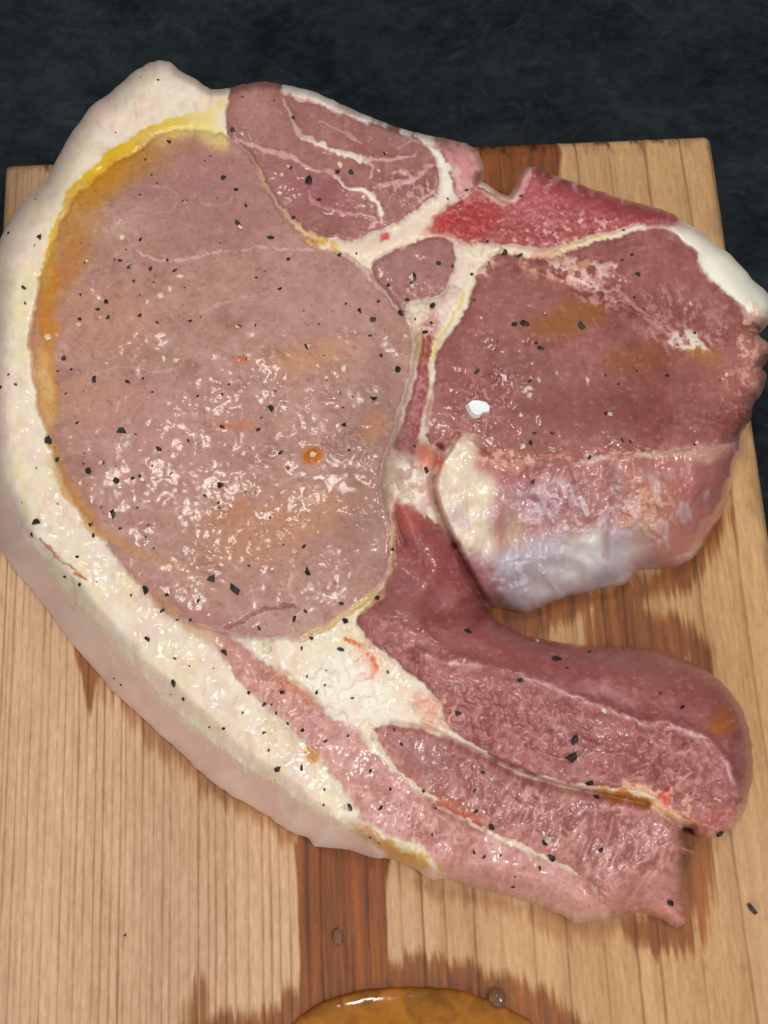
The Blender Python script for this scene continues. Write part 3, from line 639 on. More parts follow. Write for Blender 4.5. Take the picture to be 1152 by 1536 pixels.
        C = mixc(C, col, st*m); patch = np.maximum(patch, m)
    # pale fascia flecks in the lean, tiny
    lean = np.maximum.reduce([mk['loin'], mk['cap'], mk['small'], mk['tend'], mk['fla'], mk['flb'], mk['flc']])
    fleck = ss(0.72, 0.95, fbm(U/8, V/5, 90, 2))*lean
    C = mixc(C, (218, 176, 168), 0.22*fleck)
    dk = ss(0.8, 1.05, fbm(U/4.2, V/4.2, 91, 2))*lean; C = mixc(C, (120, 70, 60), 0.35*dk)

    # ---- relief, millimetres
    H = rel
    for k, a, w in (('loin', .45, 30), ('cap', .4, 18), ('small', .25, 12), ('tend', .6, 28), ('fla', 1.3, 30), ('flb', 0.9, 22), ('flc', .45, 20)):
        d = np.clip(-R[k], 0, 60); H = H+a*(1-np.exp(-d/w))*(R[k] < 0)
    for k in ('loin', 'cap', 'small', 'fla', 'flb', 'tend'):
        H = H-0.28*np.exp(-(R[k]/3.0)**2)
    H = H-0.5*np.exp(-(R['chine']/3)**2)+0.10*mk['chine']*fbm(U/9, V/8, 71, 3)
    H = H+0.9*mk['stem']*(1-np.exp(-np.clip(-R['stem'], 0, 60)/8))
    H = H+0.5*ss(0, -8, R['marrow'])*0-0.25*np.exp(-(R['marrow']/3)**2)
    # deep folds
    def fold(pl, w, depth): return -depth*np.exp(-(dline(U, V, pl)/w)**2)
    H = H+fold([(660,672),(656,700),(648,722),(652,748),(668,790),(690,835),(714,880),(736,920)], 5, 3.2)
    H = H+fold([(686,652),(672,676),(660,692)], 4, 1.2)+fold([(690,655),(720,676),(760,694)], 4, 0.4)
    H = H+fold([(592,772),(600,800),(606,815)], 4, 1.0)
    H = H+fold([(740,1142),(800,1168),(870,1186),(930,1198),(968,1206)], 6, 2.2)+fold([(1000,1226),(1022,1243),(1034,1256)], 6, 2.5)
    H = H+fold([(590,1085),(640,1094),(700,1122),(740,1142)], 5, 1.0)
    H = H+fold([(650,1208),(690,1228),(725,1246)], 4, 0.9)+fold([(885,1325),(915,1345),(950,1360)], 7, 1.0)+fold([(945,1345),(970,1310),(990,1290)], 8, 1.0)
    H = H+fold([(912,700),(918,740),(914,800),(908,832)], 8, 0.35)+fold([(776,400),(830,418),(890,440),(960,474),(1010,508)], 5, 0.9)
    H = H+fold([(40,800),(80,836),(118,862)], 6, 0.5)
    # lumps
    H = H+2.2*blob(U, V, 640, 690, 20, 22, 30)+1.2*blob(U, V, 640, 738, 16, 14)+2.4*blob(U, V, 612, 775, 20, 40, -32)+1.6*blob(U, V, 655, 850, 26, 60, -36)
    H = H+1.0*blob(U, V, 845, 405, 40, 16, 14)+1.0*blob(U, V, 888, 812, 16, 14)+0.8*blob(U, V, 1030, 512, 18, 8)
    H = H+0.8*blob(U, V, 470, 684, 9, 9)
    H = H+w_loin*0.27*fibre0
    fl_m = wr*np.maximum(mk['fla'], 0)
    H = H+fl_m*(0.15+0.85*cut)*(0.30*fibre2+0.32*n_b+0.05*ridge(Ur/7, Vr/5, 113, 2))+mk['fla']*(1.3*np.exp(-(d_edge/13)**2)-0.5*cut)+wr*mk['flb']*0.28*fibre3+wr*mk['flc']*0.22*fibre3+wr*mk['flb']*0.25*n_b
    H = H+wr*(mk['tend']*0.3*cl+mk['cap']*0.16)*fibre1+wr*mk['front']*(0.42*ridge(U/22, V/17, 99, 3)+0.5*n_b)+mk['front']*(0.9*fbm(U/55, V/40, 104, 2)+0.35*fbm(U/18, V/34, 105, 3))
    fatm = (1-lean)*(1-mk['chine'])*(1-mk['front'])*(1-mk['rind'])
    H = H+0.035*fatm*fbm(U/9, V/9, 100, 3)+0.12*wr*fatm*ridge(U/24, V/18, 101, 2)
    # craggy ridge where fat meets the skin, lower left
    rg = np.exp(-(R['rind']/11)**2)*ss(900, 1050, V); H = H+rg*(0.35+0.5*np.abs(fbm(U/9, V/9, 102, 3)))
    calm = 1-0.75*mk['loin']*(1-np.clip(wr*1.3, 0, 1))
    H = H+0.32*n_a*(0.45+0.55*calm)+(0.028*n_b+0.006*n_c)*calm
    H = H+0.18*mk['chine']*n_c+0.6*mk['rind']*fbm(U/46, V/46, 103, 2)*0.5
    H = H+0.30*patch
    H = H*ss(-0.5, 8, D)
    Zm = (Z*0.01+H*0.001)
    Zm = np.maximum(Zm, 0.0004)
    # oil pool lies level
    wrinkle = np.clip(wr, 0, 1.2)*(0.4+0.6*cl)

    # the flesh colour runs over the edge: take it from a little way in
    near_e = np.abs(S) < 6.5
    ix = np.where(ins, U-NP[..., 0], NP[..., 0]-U); iy = np.where(ins, V-NP[..., 1], NP[..., 1]-V); L_ = np.hypot(ix, iy)+1e-6
    su = NP[..., 0]+ix/L_*6.5; sv = NP[..., 1]+iy/L_*6.5
    jj = np.clip(np.round((su-us[0])/STEP).astype(int), 0, len(us)-1); kk = np.clip(np.round((sv-vs[0])/STEP).astype(int), 0, len(vs)-1)
    C = np.where((near_e & (L_ > 0.05))[..., None], C[kk, jj], C)

    # ---- part of each place
    lab = np.zeros(U.shape, np.int32)             # 0 fat rim
    lab[(R['rind'] < 0)] = 1
    seamfat = (U > 395+0*V) & (V > 910) & (V < 1130) & (R['rind'] > 0); lab[seamfat & (R['flc'] > 0) & (Uw > 352+0.93*(Vw-1010))] = 13
    up = (V < 500) & (U > 470); lab[up & (lab == 0)] = 6
    for k, i in (('cap', 3), ('small', 5), ('feath', 16), ('chine', 4), ('stem', 15), ('tend', 7), ('front', 9), ('tfat', 8), ('fla', 10), ('flb', 11), ('flc', 12), ('loin', 2), ('marrow', 17)):
        lab[R[k] < 0] = i
    oil = (blob(Uw, Vw, 160, 250, 75, 16, -40)+blob(Uw, Vw, 105, 320, 55, 14, -62)+blob(Uw, Vw, 250, 205, 60, 14, -24)+blob(Uw, Vw, 190, 270, 40, 55, 38)) > 0.5
    lab[oil & (np.minimum(lab, 2) == lab) & (lab != 1)] = 14

    # ---- mesh: keep quads that touch the inside, pull their outer corners onto the outline
    nv, nu = U.shape
    kin = S < 0
    quad = kin[:-1, :-1] | kin[1:, :-1] | kin[1:, 1:] | kin[:-1, 1:]
    used = np.zeros(U.shape, bool)
    for a, b in ((0, 0), (1, 0), (1, 1), (0, 1)): used[a:nv-1+a, b:nu-1+b] |= quad
    snap = used & ~kin
    Us = np.where(snap, NP[..., 0], U); Vs = np.where(snap, NP[..., 1], V)
    Zs = np.where(snap, np.minimum(zend, ztop)*0.01, Zm); Zs = np.maximum(Zs, 0.0004)
    X, Y = unproj(Us, Vs, Zs)
    ids = -np.ones(U.shape, np.int64); ids[used] = np.arange(used.sum())
    verts = np.stack([X[used], Y[used], Zs[used]], -1)
    cols = C[used]; wk = wrinkle[used]
    qi = np.argwhere(quad); r, c = qi[:, 0], qi[:, 1]
    faces = np.stack([ids[r, c], ids[r+1, c], ids[r+1, c+1], ids[r, c+1]], -1)
    fl_lab = lab[r, c]
    # snapped corners take the label of what they touch
    # side walls down to the plank
    E = np.concatenate([faces[:, [k, (k+1) % 4]] for k in range(4)]); el = np.tile(fl_lab, 4)
    key = E[:, 0]*10**7+E[:, 1]; rev = E[:, 1]*10**7+E[:, 0]
    bd = ~np.isin(rev, key); BE = E[bd]; BL = el[bd]
    bv = np.unique(BE); mp = {int(v): i for i, v in enumerate(bv)}
    NX = (Us[used]-0)[bv]; NY = (Vs[used]-0)[bv]
    dn, ni, nt = dist_line(NX, NY, P2, True, True)
    nn = nrm[ni]; sgn = 1 if inside(np.array([P2[0, 0]+nrm[0, 0]*5]), np.array([P2[0, 1]+nrm[0, 1]*5]), P2)[0] else -1
    outw = np.stack([-sgn*nn[:, 0], sgn*nn[:, 1]], -1)
    z0 = verts[bv, 2]
    levels = [(0.66, 0.00035), (0.30, 0.0002), (0.0, -0.0012)]
    base = len(verts); stack = [verts]; cc = [cols]; wks = [wk]
    for f, o in levels:
        w = verts[bv].copy(); w[:, 2] = np.maximum(z0*f, 0.0002); amt = np.minimum(1, z0/0.006)*o
        w[:, :2] += outw*amt[:, None]; stack.append(w); cc.append(cols[bv]); wks.append(wk[bv]*0)
    verts = np.vstack(stack); cols = np.vstack(cc); wk = np.concatenate(wks)
    a = np.array([mp[int(v)] for v in BE[:, 0]]); b = np.array([mp[int(v)] for v in BE[:, 1]])
    n = len(bv); prev_a, prev_b = BE[:, 0], BE[:, 1]; FF = [faces]; LL = [fl_lab]
    for L in range(3):
        ca_, cb_ = base+L*n+a, base+L*n+b
        FF.append(np.stack([prev_b, prev_a, ca_, cb_], -1)); LL.append(BL); prev_a, prev_b = ca_, cb_
    faces = np.vstack(FF); fl_lab = np.concatenate(LL)
    # shared smooth normals so that the parts meet without a break
    p = verts[faces]; fn = np.cross(p[:, 2]-p[:, 0], p[:, 3]-p[:, 1])
    N = np.zeros_like(verts)
    for k in range(4):
        for ax in range(3): N[:, ax] += np.bincount(faces[:, k], fn[:, ax], len(verts))
    N /= np.linalg.norm(N, axis=1, keepdims=True)+1e-20
    lc = lin(cols)
    root = link(bpy.data.objects.new("pork_chop", None)); root.empty_display_size = 0.02
    root.location = (0, 0, 0.0002)
    tag(root, "thick raw bone-in pork chop, oiled and peppered, lying on the cedar plank", "pork chop")
    parts = {0: ("fat_rim", 'fat', "thick white fat along the curved outer edge"), 1: ("rind", 'rind', "pale pink skin on the outer side"), 2: ("loin_muscle", 'muscle', "large pale pink eye of the loin"),
             3: ("cap_muscle", 'muscle', "small lean layered muscle above the loin"), 4: ("backbone", 'bone', "sawn red backbone with pale flecks"), 5: ("inner_muscle", 'muscle', "little triangular muscle in the crook of the bone"),
             6: ("gristle_band", 'fat', None), 7: ("tenderloin_muscle", 'muscle', "dark red tenderloin"), 8: ("tenderloin_fat", 'fat', "white fat on the tenderloin edge"),
             9: ("silverskin", 'silver', "bluish silvery membrane on the tenderloin side"), 10: ("flank_muscle", 'muscle', "dark red rolled flank strip"), 11: ("flank_muscle", 'muscle', "mid pink flank strip"),
             12: ("flank_muscle", 'muscle', "pale pink flank strip beside the rind"), 13: ("seam_fat", 'fat', "white lumpy fat between loin and flank"), 14: ("marinade_film", 'muscle', "yellow oil pooled between fat and loin"),
             15: ("bone_stem", 'bone', "narrow pale bone with knuckle"), 16: ("bone_tip", 'bone', "pink sawn tip of the backbone"), 17: ("marrow", 'bone', "dark red marrow in the bone stem")}
    made = {}
    for i, (nm, mt, lb) in parts.items():
        f = faces[fl_lab == i]
        if not len(f): continue
        u_, inv = np.unique(f, return_inverse=True)
        me = np_mesh(nm, verts[u_], inv.reshape(-1, 4), M[mt], lc[u_], {"wrinkle": wk[u_]}, N[u_])
        o = link(bpy.data.objects.new(nm, me), root); made[i] = o
        if lb: o["label"] = lb
    if 17 in made: made[17].parent = made[15]
    if 16 in made: made[16].parent = made[4]
    def surf(u, v):
        i = int(round((v-vs[0])/STEP)); j = int(round((u-us[0])/STEP))
        if not (0 <= i < nv and 0 <= j < nu) or not kin[i, j]: return None
        z = float(Zm[i, j])
        zx = (Zm[i, min(j+2, nu-1)]-Zm[i, j-2])/(4*STEP*0.00012); zy = (Zm[min(i+2, nv-1), j]-Zm[i-2, j])/(4*STEP*0.00012)
        nrm_ = Vector((-zx, zy, 1.0)).normalized()
        return z, nrm_, int(lab[i, j])
    return surf

def R_strip(U, V):
    """distance from the cream fat strip on the left of the tenderloin"""
    return sdf(U, V, [(700,660),(712,664),(700,690),(712,710),(735,730),(728,770),(730,800),(736,825),(712,830),(694,824),(672,775),(660,730),(664,700),(684,672)])

surf = build_chop()

# ---------------------------------------------------------------- cracked pepper, salt, drops
def chip_mesh(name, mat, seed, flat):
    r = random.Random(seed); t = (1+5**0.5)/2
    vv = [(-1,t,0),(1,t,0),(-1,-t,0),(1,-t,0),(0,-1,t),(0,1,t),(0,-1,-t),(0,1,-t),(t,0,-1),(t,0,1),(-t,0,-1),(-t,0,1)]
    ff = [(0,11,5),(0,5,1),(0,1,7),(0,7,10),(0,10,11),(1,5,9),(5,11,4),(11,10,2),(10,7,6),(7,1,8),(3,9,4),(3,4,2),(3,2,6),(3,6,8),(3,8,9),(4,9,5),(2,4,11),(6,2,10),(8,6,7),(9,8,1)]
    st = r.uniform(0.6, 1.0)
    out = []
    for x, y, z in vv:
        k = r.uniform(0.40, 1.25)/1.8
        out.append((x*k, y*k*st, z*k*flat+0.25*flat))
    me = bpy.data.meshes.new(name); me.from_pydata(out, [], ff); me.materials.append(mat); me.update()
    return me
def grit_material(name, ca, cb, scale, rough, coat=0.0, split=None):
    k = NT(name); co = k.n('ShaderNodeTexCoord')
    n1 = k.n('ShaderNodeTexNoise', Scale=scale, Detail=4.0); k.l(co.outputs['Object'], n1.inputs['Vector'])
    rp = k.n('ShaderNodeValToRGB'); e = rp.color_ramp.elements
    e[0].position = 0.35; e[0].color = (*ca, 1); e[1].position = 0.68; e[1].color = (*cb, 1); k.l(n1.outputs[0], rp.inputs[0])
    c = rp.outputs[0]
    if split:                                     # dark husk still clinging to one side of the pale core
        sx = k.n('ShaderNodeSeparateXYZ'); k.l(co.outputs['Object'], sx.inputs[0])
        f = k.math('GREATER_THAN', k.math('ADD', sx.outputs[0], k.math('MULTIPLY', n1.outputs[0], 0.5)), 0.38)
        c = k.mix('MIX', f, c, (*split, 1))
    k.l(c, k.b.inputs['Base Color']); k.b.inputs['Roughness'].default_value = rough
    k.b.inputs['Coat Weight'].default_value = coat; k.b.inputs['Coat Roughness'].default_value = 0.12
    return k.m
M['pepper'] = grit_material("black_pepper", (0.004, 0.0032, 0.0026), (0.022, 0.014, 0.009), 2.2, 0.6, 0.08)
M['core'] = grit_material("pepper_core", (0.55, 0.42, 0.25), (0.78, 0.68, 0.48), 1.8, 0.5, 0.4)
M['husk'] = grit_material("half_husked_core", (0.55, 0.42, 0.25), (0.75, 0.66, 0.46), 1.8, 0.5, 0.4, (0.018, 0.012, 0.008))
M['salt'] = grit_material("salt_flake", (0.80, 0.81, 0.80), (0.93, 0.94, 0.93), 2.0, 0.35, 0.5)
M['chili'] = grit_material("chili_skin", (0.35, 0.02, 0.01), (0.5, 0.04, 0.015), 2.0, 0.3, 0.6)
M['pepper_brown'] = grit_material("brown_pepper_husk", (0.006, 0.004, 0.003), (0.07, 0.035, 0.018), 2.6, 0.6, 0.1)
CH = {'pepper': [chip_mesh("pepper_chip", M['pepper_brown' if s in (3, 8, 21) else 'pepper'], s, f) for s, f in ((1, .6), (2, .5), (3, .65), (4, .5), (5, .6), (6, .45), (8, .55), (21, .6), (22, .55))],
      'core': [chip_mesh("core_chip", M['core'], s, .55) for s in (11, 12, 13)],
      'husk': [chip_mesh("husk_chip", M['husk'], s, .6) for s in (14, 15, 16)]}
# positions read from enlarged views: (origin x, origin y, scale), black chips (x, y, radius), pale chips
VIEWS = [
 ((0,60,2.88), [(610,163,4),(683,176,6),(500,403,4),(730,442,12),(628,520,6),(655,585,5),(680,622,6),(605,672,5),(968,600,14),(1020,650,10),(1062,718,8),(1005,398,13),(1028,795,12),(172,856,15),(155,692,5),(105,1072,10),(110,1140,6),(350,880,4),(607,865,8),(350,1103,6),(460,1135,9),(545,908,5),(520,955,8),(497,952,5),(650,990,10),(755,998,8),(725,955,7),(665,1048,5),(580,1045,7),(605,1105,5),(950,880,4),(1108,1030,6),(797,1072,4),(910,505,4),(40,838,6),(150,890,4),(885,525,3),(940,685,4)],
  [(803,705,12),(530,850,11),(560,978,9),(372,960,8),(700,1105,14),(640,1135,9),(1040,812,10),(1045,408,8)]),
 ((320,90,2.618), [(115,148,5),(240,162,4),(313,232,11),(75,285,14),(42,468,13),(90,513,10),(125,575,8),(374,478,15),(487,445,14),(540,447,10),(415,552,11),(315,622,11),(97,648,13),(225,700,10),(295,786,10),(495,768,8),(262,902,7),(200,833,5),(172,858,5),(27,720,4),(520,960,7),(575,988,11),(650,950,6),(685,888,9),(760,943,11),(735,1000,14),(627,1023,9),(615,1085,9),(858,970,12),(833,1073,12),(793,1020,5),(855,1035,6),(885,803,10),(937,812,8),(1077,713,9),(1015,843,7),(1030,475,5),(995,515,7),(920,548,4),(415,1040,5),(355,988,4),(562,762,4)],
  [(500,415,11),(300,425,10),(780,855,12),(780,885,10),(1135,755,14),(677,370,6),(95,1050,9),(270,455,8)]),
 ((700,180,2.549), [(80,465,9),(200,522,11),(600,425,8),(655,592,9),(595,538,6),(630,518,6),(640,680,5),(675,728,5),(222,783,14),(183,785,11),(435,788,13),(280,875,12),(265,855,6),(240,1000,9),(40,965,9),(765,980,8),(870,818,7),(118,850,4),(30,692,5),(290,685,4),(968,997,4),(650,962,4),(530,980,4),(580,1012,4),(35,235,6),(205,292,7)],
  [(855,705,8),(540,1125,10),(300,745,7)]),
 ((0,440,2.88), [(110,50,6),(280,283,12),(250,338,7),(310,332,6),(408,373,12),(553,383,9),(617,371,7),(658,428,6),(460,45,11),(425,72,11),(348,115,9),(468,108,9),(608,97,9),(680,130,8),(822,122,7),(865,105,5),(285,435,5),(363,425,4),(335,562,6),(530,593,15),(588,612,6),(690,675,15),(210,640,14),(250,722,14),(383,768,11),(505,815,14),(575,802,8),(608,795,9),(490,955,14),(953,833,12),(888,876,6),(945,907,7),(740,780,5),(597,928,5),(520,1017,5),(665,1105,5),(390,1003,10),(403,1048,8),(163,988,14),(140,1045,9),(335,1140,6),(40,353,6),(70,397,8),(7,408,8),(815,640,7),(960,438,8),(855,447,6),(962,578,9),(1115,590,9),(990,395,5),(1103,140,5),(437,925,4),(367,693,4),(362,738,4),(500,748,4),(658,748,4),(640,1002,5),(1063,860,4),(1103,860,5),(158,757,4),(250,912,4),(97,905,3)],
  [(345,135,10),(212,188,12),(1025,145,12),(712,285,11),(763,290,12),(548,658,14),(520,835,10),(612,805,10),(440,735,10),(1072,286,9),(625,1055,9)]),
 ((300,440,2.88), [(630,47,6),(690,77,9),(865,92,16),(890,30,11),(1003,58,13),(748,117,9),(737,187,9),(782,272,8),(975,172,13),(855,330,10),(750,458,13),(617,495,6),(310,500,15),(265,540,5),(250,592,8),(620,570,11),(645,680,9),(347,690,10),(90,835,11),(237,860,5),(22,876,5),(303,972,5),(360,1087,6),(450,1095,8),(977,763,11),(928,663,6),(833,1108,8),(1095,1090,6),(325,425,6),(93,437,6),(240,142,4),(515,135,4),(535,272,4),(565,450,4),(660,450,4),(550,378,4),(450,78,4),(290,340,4),(122,397,5),(85,928,5),(80,905,5)],
  [(162,145,10),(617,325,13),(468,232,11),(208,285,9),(410,1118,10),(600,430,6),(888,185,9),(490,695,12)]),
 ((600,520,2.087), [(415,425,7),(420,272,5),(475,272,6),(408,303,6),(720,297,5),(695,295,6),(167,625,4),(835,93,6),(740,75,4)], [(645,213,10),(588,345,9),(385,312,7),(925,305,7)]),
 ((0,800,2.4), [(765,163,15),(845,203,14),(713,245,8),(600,222,7),(523,205,11),(585,280,7),(640,312,6),(687,312,8),(530,382,9),(627,540,10),(630,452,5),(660,598,6),(755,697,5),(807,703,6),(873,647,5),(952,717,5),(968,780,6),(1002,850,9),(1085,845,7),(810,428,10),(895,575,7),(950,617,8),(1013,573,8),(1035,685,7),(1090,710,6),(1140,573,9),(1120,378,8),(1105,517,6),(1087,415,5),(933,343,7),(1060,310,8),(1105,140,11),(1100,282,6),(897,118,5),(553,57,6),(235,157,5),(350,177,5),(290,185,7),(278,88,5),(472,225,5),(413,522,5),(435,545,5),(682,478,4),(768,487,4),(617,580,4),(1020,42,7)],
  [(965,412,15),(712,178,10),(1060,68,10)]),
 ((300,840,2.743), [(583,182,9),(438,212,10),(388,245,8),(597,253,10),(458,322,9),(580,367,10),(520,455,6),(440,483,6),(480,545,10),(627,570,6),(515,515,5),(335,547,8),(262,597,9),(202,547,7),(295,598,5),(315,630,5),(360,675,7),(420,703,7),(517,747,8),(610,725,5),(320,860,8),(417,857,6),(700,870,8),(782,945,6),(512,943,6),(510,1007,6),(742,1020,8),(970,1022,9),(1135,1033,11),(1065,632,13),(828,760,6),(772,462,6),(700,1142,5),(737,1165,4),(920,950,5),(1130,950,6),(728,160,10),(1100,293,12),(800,700,5),(955,1130,5)],
  [(205,432,8),(605,1020,10),(885,607,11)]),
 ((600,900,2.087), [(380,250,12),(550,437,12),(537,497,14),(593,573,10),(260,540,7),(237,662,8),(287,713,11),(475,805,9),(630,780,7),(615,620,8),(437,840,5),(230,790,5),(262,805,5),(313,800,4),(360,865,4),(355,898,5),(845,948,14),(1000,730,9),(883,337,6),(490,185,10),(592,163,6),(522,213,4),(815,292,5),(655,812,4),(232,600,5)],
  [(457,755,11),(427,130,7),(640,345,8)]),
]
WHERE = {0: "on the white fat rim", 1: "on the pink rind", 2: "on the loin eye", 3: "on the cap muscle", 4: "on the red backbone", 5: "on the triangular muscle", 6: "on the pale gristle",
         7: "on the dark tenderloin", 8: "on the tenderloin fat", 9: "on the silverskin", 10: "on the dark flank", 11: "on the middle flank", 12: "on the pale flank",
         13: "on the seam fat", 14: "in the yellow oil", 15: "on the bone stem", 16: "on the backbone tip", 17: "on the bone marrow"}
def place(me, name, u, v, rad, r, kind, tint=None):
    s = surf(u, v)
    if s is None: return None
    z, nrm_, lab = s
    x, y = unproj(u, v, z); sc = rad*0.00012*(1-z/0.21)
    o = link(bpy.data.objects.new(name, me))
    tilt = Vector((r.uniform(-.35, .35), r.uniform(-.35, .35), 0))
    q = (nrm_*1.0+tilt).normalized().to_track_quat('Z', 'Y')
    o.matrix_world = Matrix.Translation((float(x), float(y), z+0.0002)) @ (q.to_matrix().to_4x4()) @ Matrix.Rotation(r.uniform(0, 6.28), 4, 'Z') @ Matrix.Diagonal((sc*r.uniform(0.9, 1.25), sc*r.uniform(0.8, 1.1), sc*r.uniform(0.8, 1.1), 1))
    return o, lab
BY = {0: "fat rim", 1: "rind", 2: "loin", 3: "cap muscle", 4: "backbone", 5: "triangular muscle", 6: "gristle", 7: "tenderloin", 8: "tenderloin fat", 9: "silverskin", 10: "dark flank", 11: "middle flank", 12: "pale flank",
      13: "seam fat", 14: "yellow oil", 15: "bone stem", 16: "backbone tip", 17: "marrow"}
def near(u, v, lab):
    """which neighbouring part the chip lies closest to"""
    for rad in (14, 28, 45, 65, 90):
        for a in range(12):
            s_ = surf(u+rad*math.cos(a*0.5236), v+rad*math.sin(a*0.5236))
            if s_ is None: return ", close to the outer edge"
            if s_[2] != lab: return (", touching the " if rad == 14 else ", close to the " if rad < 60 else ", a little off the ")+BY[s_[2]]
    px_ = [(ox+a/sc, oy+b/sc) for (ox, oy, sc), dk, pl in VIEWS for a, b, _ in pl]; dx_ = [(ox+a/sc, oy+b/sc) for (ox, oy, sc), dk, pl in VIEWS for a, b, _ in dk]
    if math.hypot(u-470, v-684) < 45: return ", near the amber drop"
    if any(7 < math.hypot(u-a, v-b) < 24 for a, b in px_): return ", beside a cream peppercorn piece"
    c = sum(9 < math.hypot(u-a, v-b) < 26 for a, b in dx_)
    return ", far from its edges, in a cluster" if c > 2 else ", far from its edges, beside another chip" if c else ", far from its edges, lying alone"
def scatter():
    r = random.Random(21); seen = []; ncount = 0
    for (ox, oy, sc), dark, pale in VIEWS:
        for kind, lst in (('pepper', dark), ('pale', pale)):
            for zx, zy, rad in lst:
                u, v, pr = ox+zx/sc, oy+zy/sc, rad/sc
                if any(abs(u-a)+abs(v-b) < 7 and kk == kind for a, b, kk in seen): continue
                seen.append((u, v, kind)); pr = max(1.9, pr*(1.4 if kind == 'pepper' else 1.7))
                if kind == 'pepper':
                    res = place(r.choice(CH['pepper']), "pepper_flake", u, v, pr, r, kind)
                    if res:
                        size = "coarse black pepper chip" if pr > 5.2 else "medium black pepper chip" if pr > 3.2 else "small black pepper speck"
                        w = WHERE[res[1]]+near(u, v, res[1]); tag(res[0], size+" "+w, "pepper", size+"s "+w)
                else:
                    hk = r.random() < 0.5
                    res = place(r.choice(CH['husk' if hk else 'core']), "peppercorn_piece", u, v, pr, r, kind)
                    if res:
                        nm = "half husked cream peppercorn" if hk else "cream peppercorn piece"
                        w = WHERE[res[1]]+near(u, v, res[1]); tag(res[0], nm+" "+w, "pepper", nm+"s "+w)
    # the fine dust nobody could count
    V_, F_ = [], []
    for _ in range(900):
        u = r.uniform(0, 1130); v = r.uniform(100, 1390)
        s = surf(u, v)
        if s is None: continue
        if s[2] in (8, 9, 1) and r.random() < 0.8: continue
        if u > 640 and r.random() < 0.5: continue
        z = s[0]; x, y = unproj(u, v, z); k = r.choice((0.7, 0.8, 1.0, 1.3))*0.00011
        b = len(V_)
        for a in range(4):
            an = a*1.57+r.uniform(-.5, .5); rr = k*r.uniform(0.6, 1.3)
            V_.append((x+rr*math.cos(an), y+rr*math.sin(an), z+0.00002))
        V_.append((x, y, z+0.00016))
        F_ += [(b, b+1, b+4), (b+1, b+2, b+4), (b+2, b+3, b+4), (b+3, b, b+4)]
    me = bpy.data.meshes.new("pepper_dust"); me.from_pydata(V_, [], F_); me.materials.append(grit_material("pepper_dust", (0.02, 0.012, 0.008), (0.10, 0.055, 0.03), 900, 0.6))
    tag(link(bpy.data.objects.new("pepper_dust", me)), "fine dark pepper dust sprinkled over the chop", "pepper", kind="stuff")
    # one chip lying on the bare wood, one tiny crumb
    x, y = unproj(1127, 1363, 0); o = link(bpy.data.objects.new("pepper_flake", CH['pepper'][1]))
    o.location = (float(x), float(y), 0.0004); o.rotation_euler = (0, 0, -0.6); o.scale = (0.0013, 0.0006, 0.0006)
    tag(o, "long black pepper chip on bare wood beside the flank end", "pepper")
    x, y = unproj(188, 1403, 0); o = link(bpy.data.objects.new("pepper_flake", CH['pepper'][3]))
    o.location = (float(x), float(y), 0.0002); o.scale = (0.0004, 0.0004, 0.0004)
    tag(o, "tiny brown crumb alone on the pale bare wood", "crumb")
    # salt, chili
    sm = bpy.data.meshes.new("salt_flake")
    pts = [(-22, -6), (-14, -13), (2, -14), (14, -12), (22, -3), (20, 8), (8, 9), (2, 15), (-8, 16), (-16, 8)]
    vv = [(a*0.00010, -b*0.00010, 0) for a, b in pts]+[(a*0.00008, -b*0.00008, 0.0011+0.0002*r.random()) for a, b in pts]
    n = len(pts); sm.from_pydata(vv, [], [tuple(range(n))[::1], tuple(range(2*n-1, n-1, -1))]+[(i, i+n, (i+1) % n+n, (i+1) % n) for i in range(n)])
    sm.materials.append(M['salt']); s = surf(717, 614); x, y = unproj(717, 614, s[0])
    o = link(bpy.data.objects.new("salt_flake", sm)); o.location = (float(x), float(y), s[0]-0.0001); o.rotation_euler = (0.05, 0.1, 0.0)
    tag(o, "bright white salt flake on the dark tenderloin near the bone", "salt")
    cm = chip_mesh("chili_flake", M['chili'], 33, .35); res = place(cm, "chili_flake", 432, 703, 4.2, r, 'c')
    tag(res[0], "tiny red chili flake beside the amber oil drop on the loin", "chili")
scatter()

# ---------------------------------------------------------------- marinade puddle and drops
def liquid(name, col, trans, rough, mott):
    k = NT(name); co = k.n('ShaderNodeTexCoord')
    n1 = k.n('ShaderNodeTexNoise', Scale=mott, Detail=5.0, Distortion=1.0); k.l(co.outputs['Object'], n1.inputs['Vector'])
    rp = k.n('ShaderNodeValToRGB'); e = rp.color_ramp.elements
    e[0].position = 0.3; e[0].color = (*[c*0.55 for c in col], 1); e[1].position = 0.72; e[1].color = (*[min(1, c*1.35) for c in col], 1)
    k.l(n1.outputs[0], rp.inputs[0]); k.l(rp.outputs[0], k.b.inputs['Base Color'])
    k.b.inputs['Transmission Weight'].default_value = trans; k.b.inputs['Roughness'].default_value = rough; k.b.inputs['IOR'].default_value = 1.38
    bp = k.n('ShaderNodeBump', Distance=0.0003, Strength=0.25); k.l(n1.outputs[0], bp.inputs['Height']); k.l(bp.outputs[0], k.b.inputs['Normal'])
    return k.m
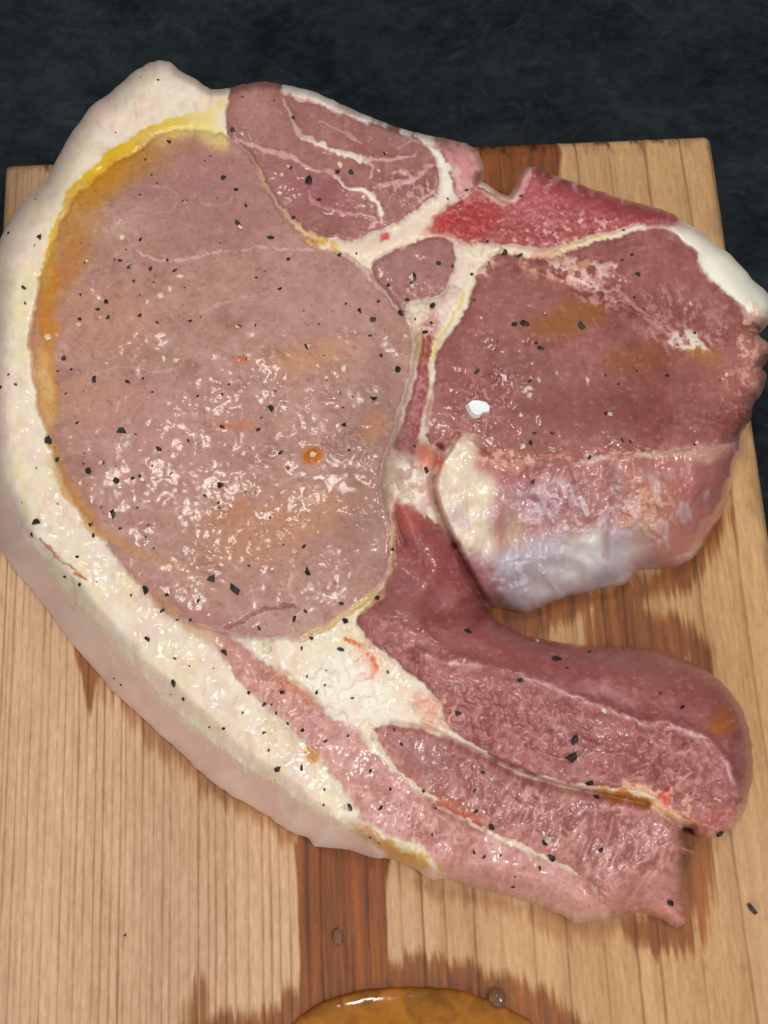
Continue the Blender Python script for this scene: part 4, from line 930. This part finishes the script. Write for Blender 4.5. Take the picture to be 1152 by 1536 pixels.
def dome(name, outline, height, mat, ex, rings=12):
    """liquid lying on the wood: an outline in plan (metres) with a rounded rim"""
    P = np.array(outline); c = P.mean(0); n = len(P); vv = []; ff = []
    for k in range(rings+1):
        t = k/rings; z = height*(1-(1-t)**ex)**(1/ex) if t > 0 else -0.0003
        s = 1-0.96*t**1.6 if k else 1.0
        for p in P: vv.append((c[0]+(p[0]-c[0])*s, c[1]+(p[1]-c[1])*s, z))
    for k in range(rings):
        for i in range(n):
            j = (i+1) % n; ff.append((k*n+i, k*n+j, (k+1)*n+j, (k+1)*n+i))
    ff.append(tuple(rings*n+i for i in range(n)))
    me = bpy.data.meshes.new(name); me.from_pydata(vv, [], ff); me.materials.append(mat)
    me.polygons.foreach_set("use_smooth", [True]*len(me.polygons)); me.update()
    return link(bpy.data.objects.new(name, me))
px = crom([(438,1540),(478,1507),(530,1488),(600,1481),(672,1483),(730,1498),(772,1516),(802,1542),(800,1600),(740,1660),(620,1680),(500,1660),(440,1600)], 6)
px = px+np.stack([1.6*vn(px[:, 0]/14, px[:, 1]/14, 5), 1.6*vn(px[:, 0]/14, px[:, 1]/14, 6)], -1)
xx, yy = unproj(px[:, 0], px[:, 1], 0.0)
o = dome("marinade_puddle", np.stack([xx, yy], -1)[::-1], 0.0019, liquid("amber_marinade", (0.32, 0.115, 0.009), 0.0, 0.08, 240), 2.6, 18)
tag(o, "thick amber brown puddle of marinade on the plank below the chop", "puddle")
dm = liquid("clear_oil_drop", (0.95, 0.86, 0.66), 0.95, 0.02, 300)
def drop(u, v, w, h, hz, label):
    a = np.linspace(0, 2*np.pi, 20, endpoint=False)
    x, y = unproj(u+w*np.cos(a)*(1+0.12*np.sin(2*a+u)), v+h*np.sin(a), 0.0)
    o = dome("oil_drop", np.stack([x, y], -1)[::-1], hz, dm, 2.2, 8); tag(o, label, "drop"); return o
drop(508, 1405, 9, 13, 0.0016, "clear round oil drop on the dark soaked strip of wood")
o = drop(746, 1497, 15, 16, 0.0024, "clear oil bubble sitting on the rim of the amber puddle")
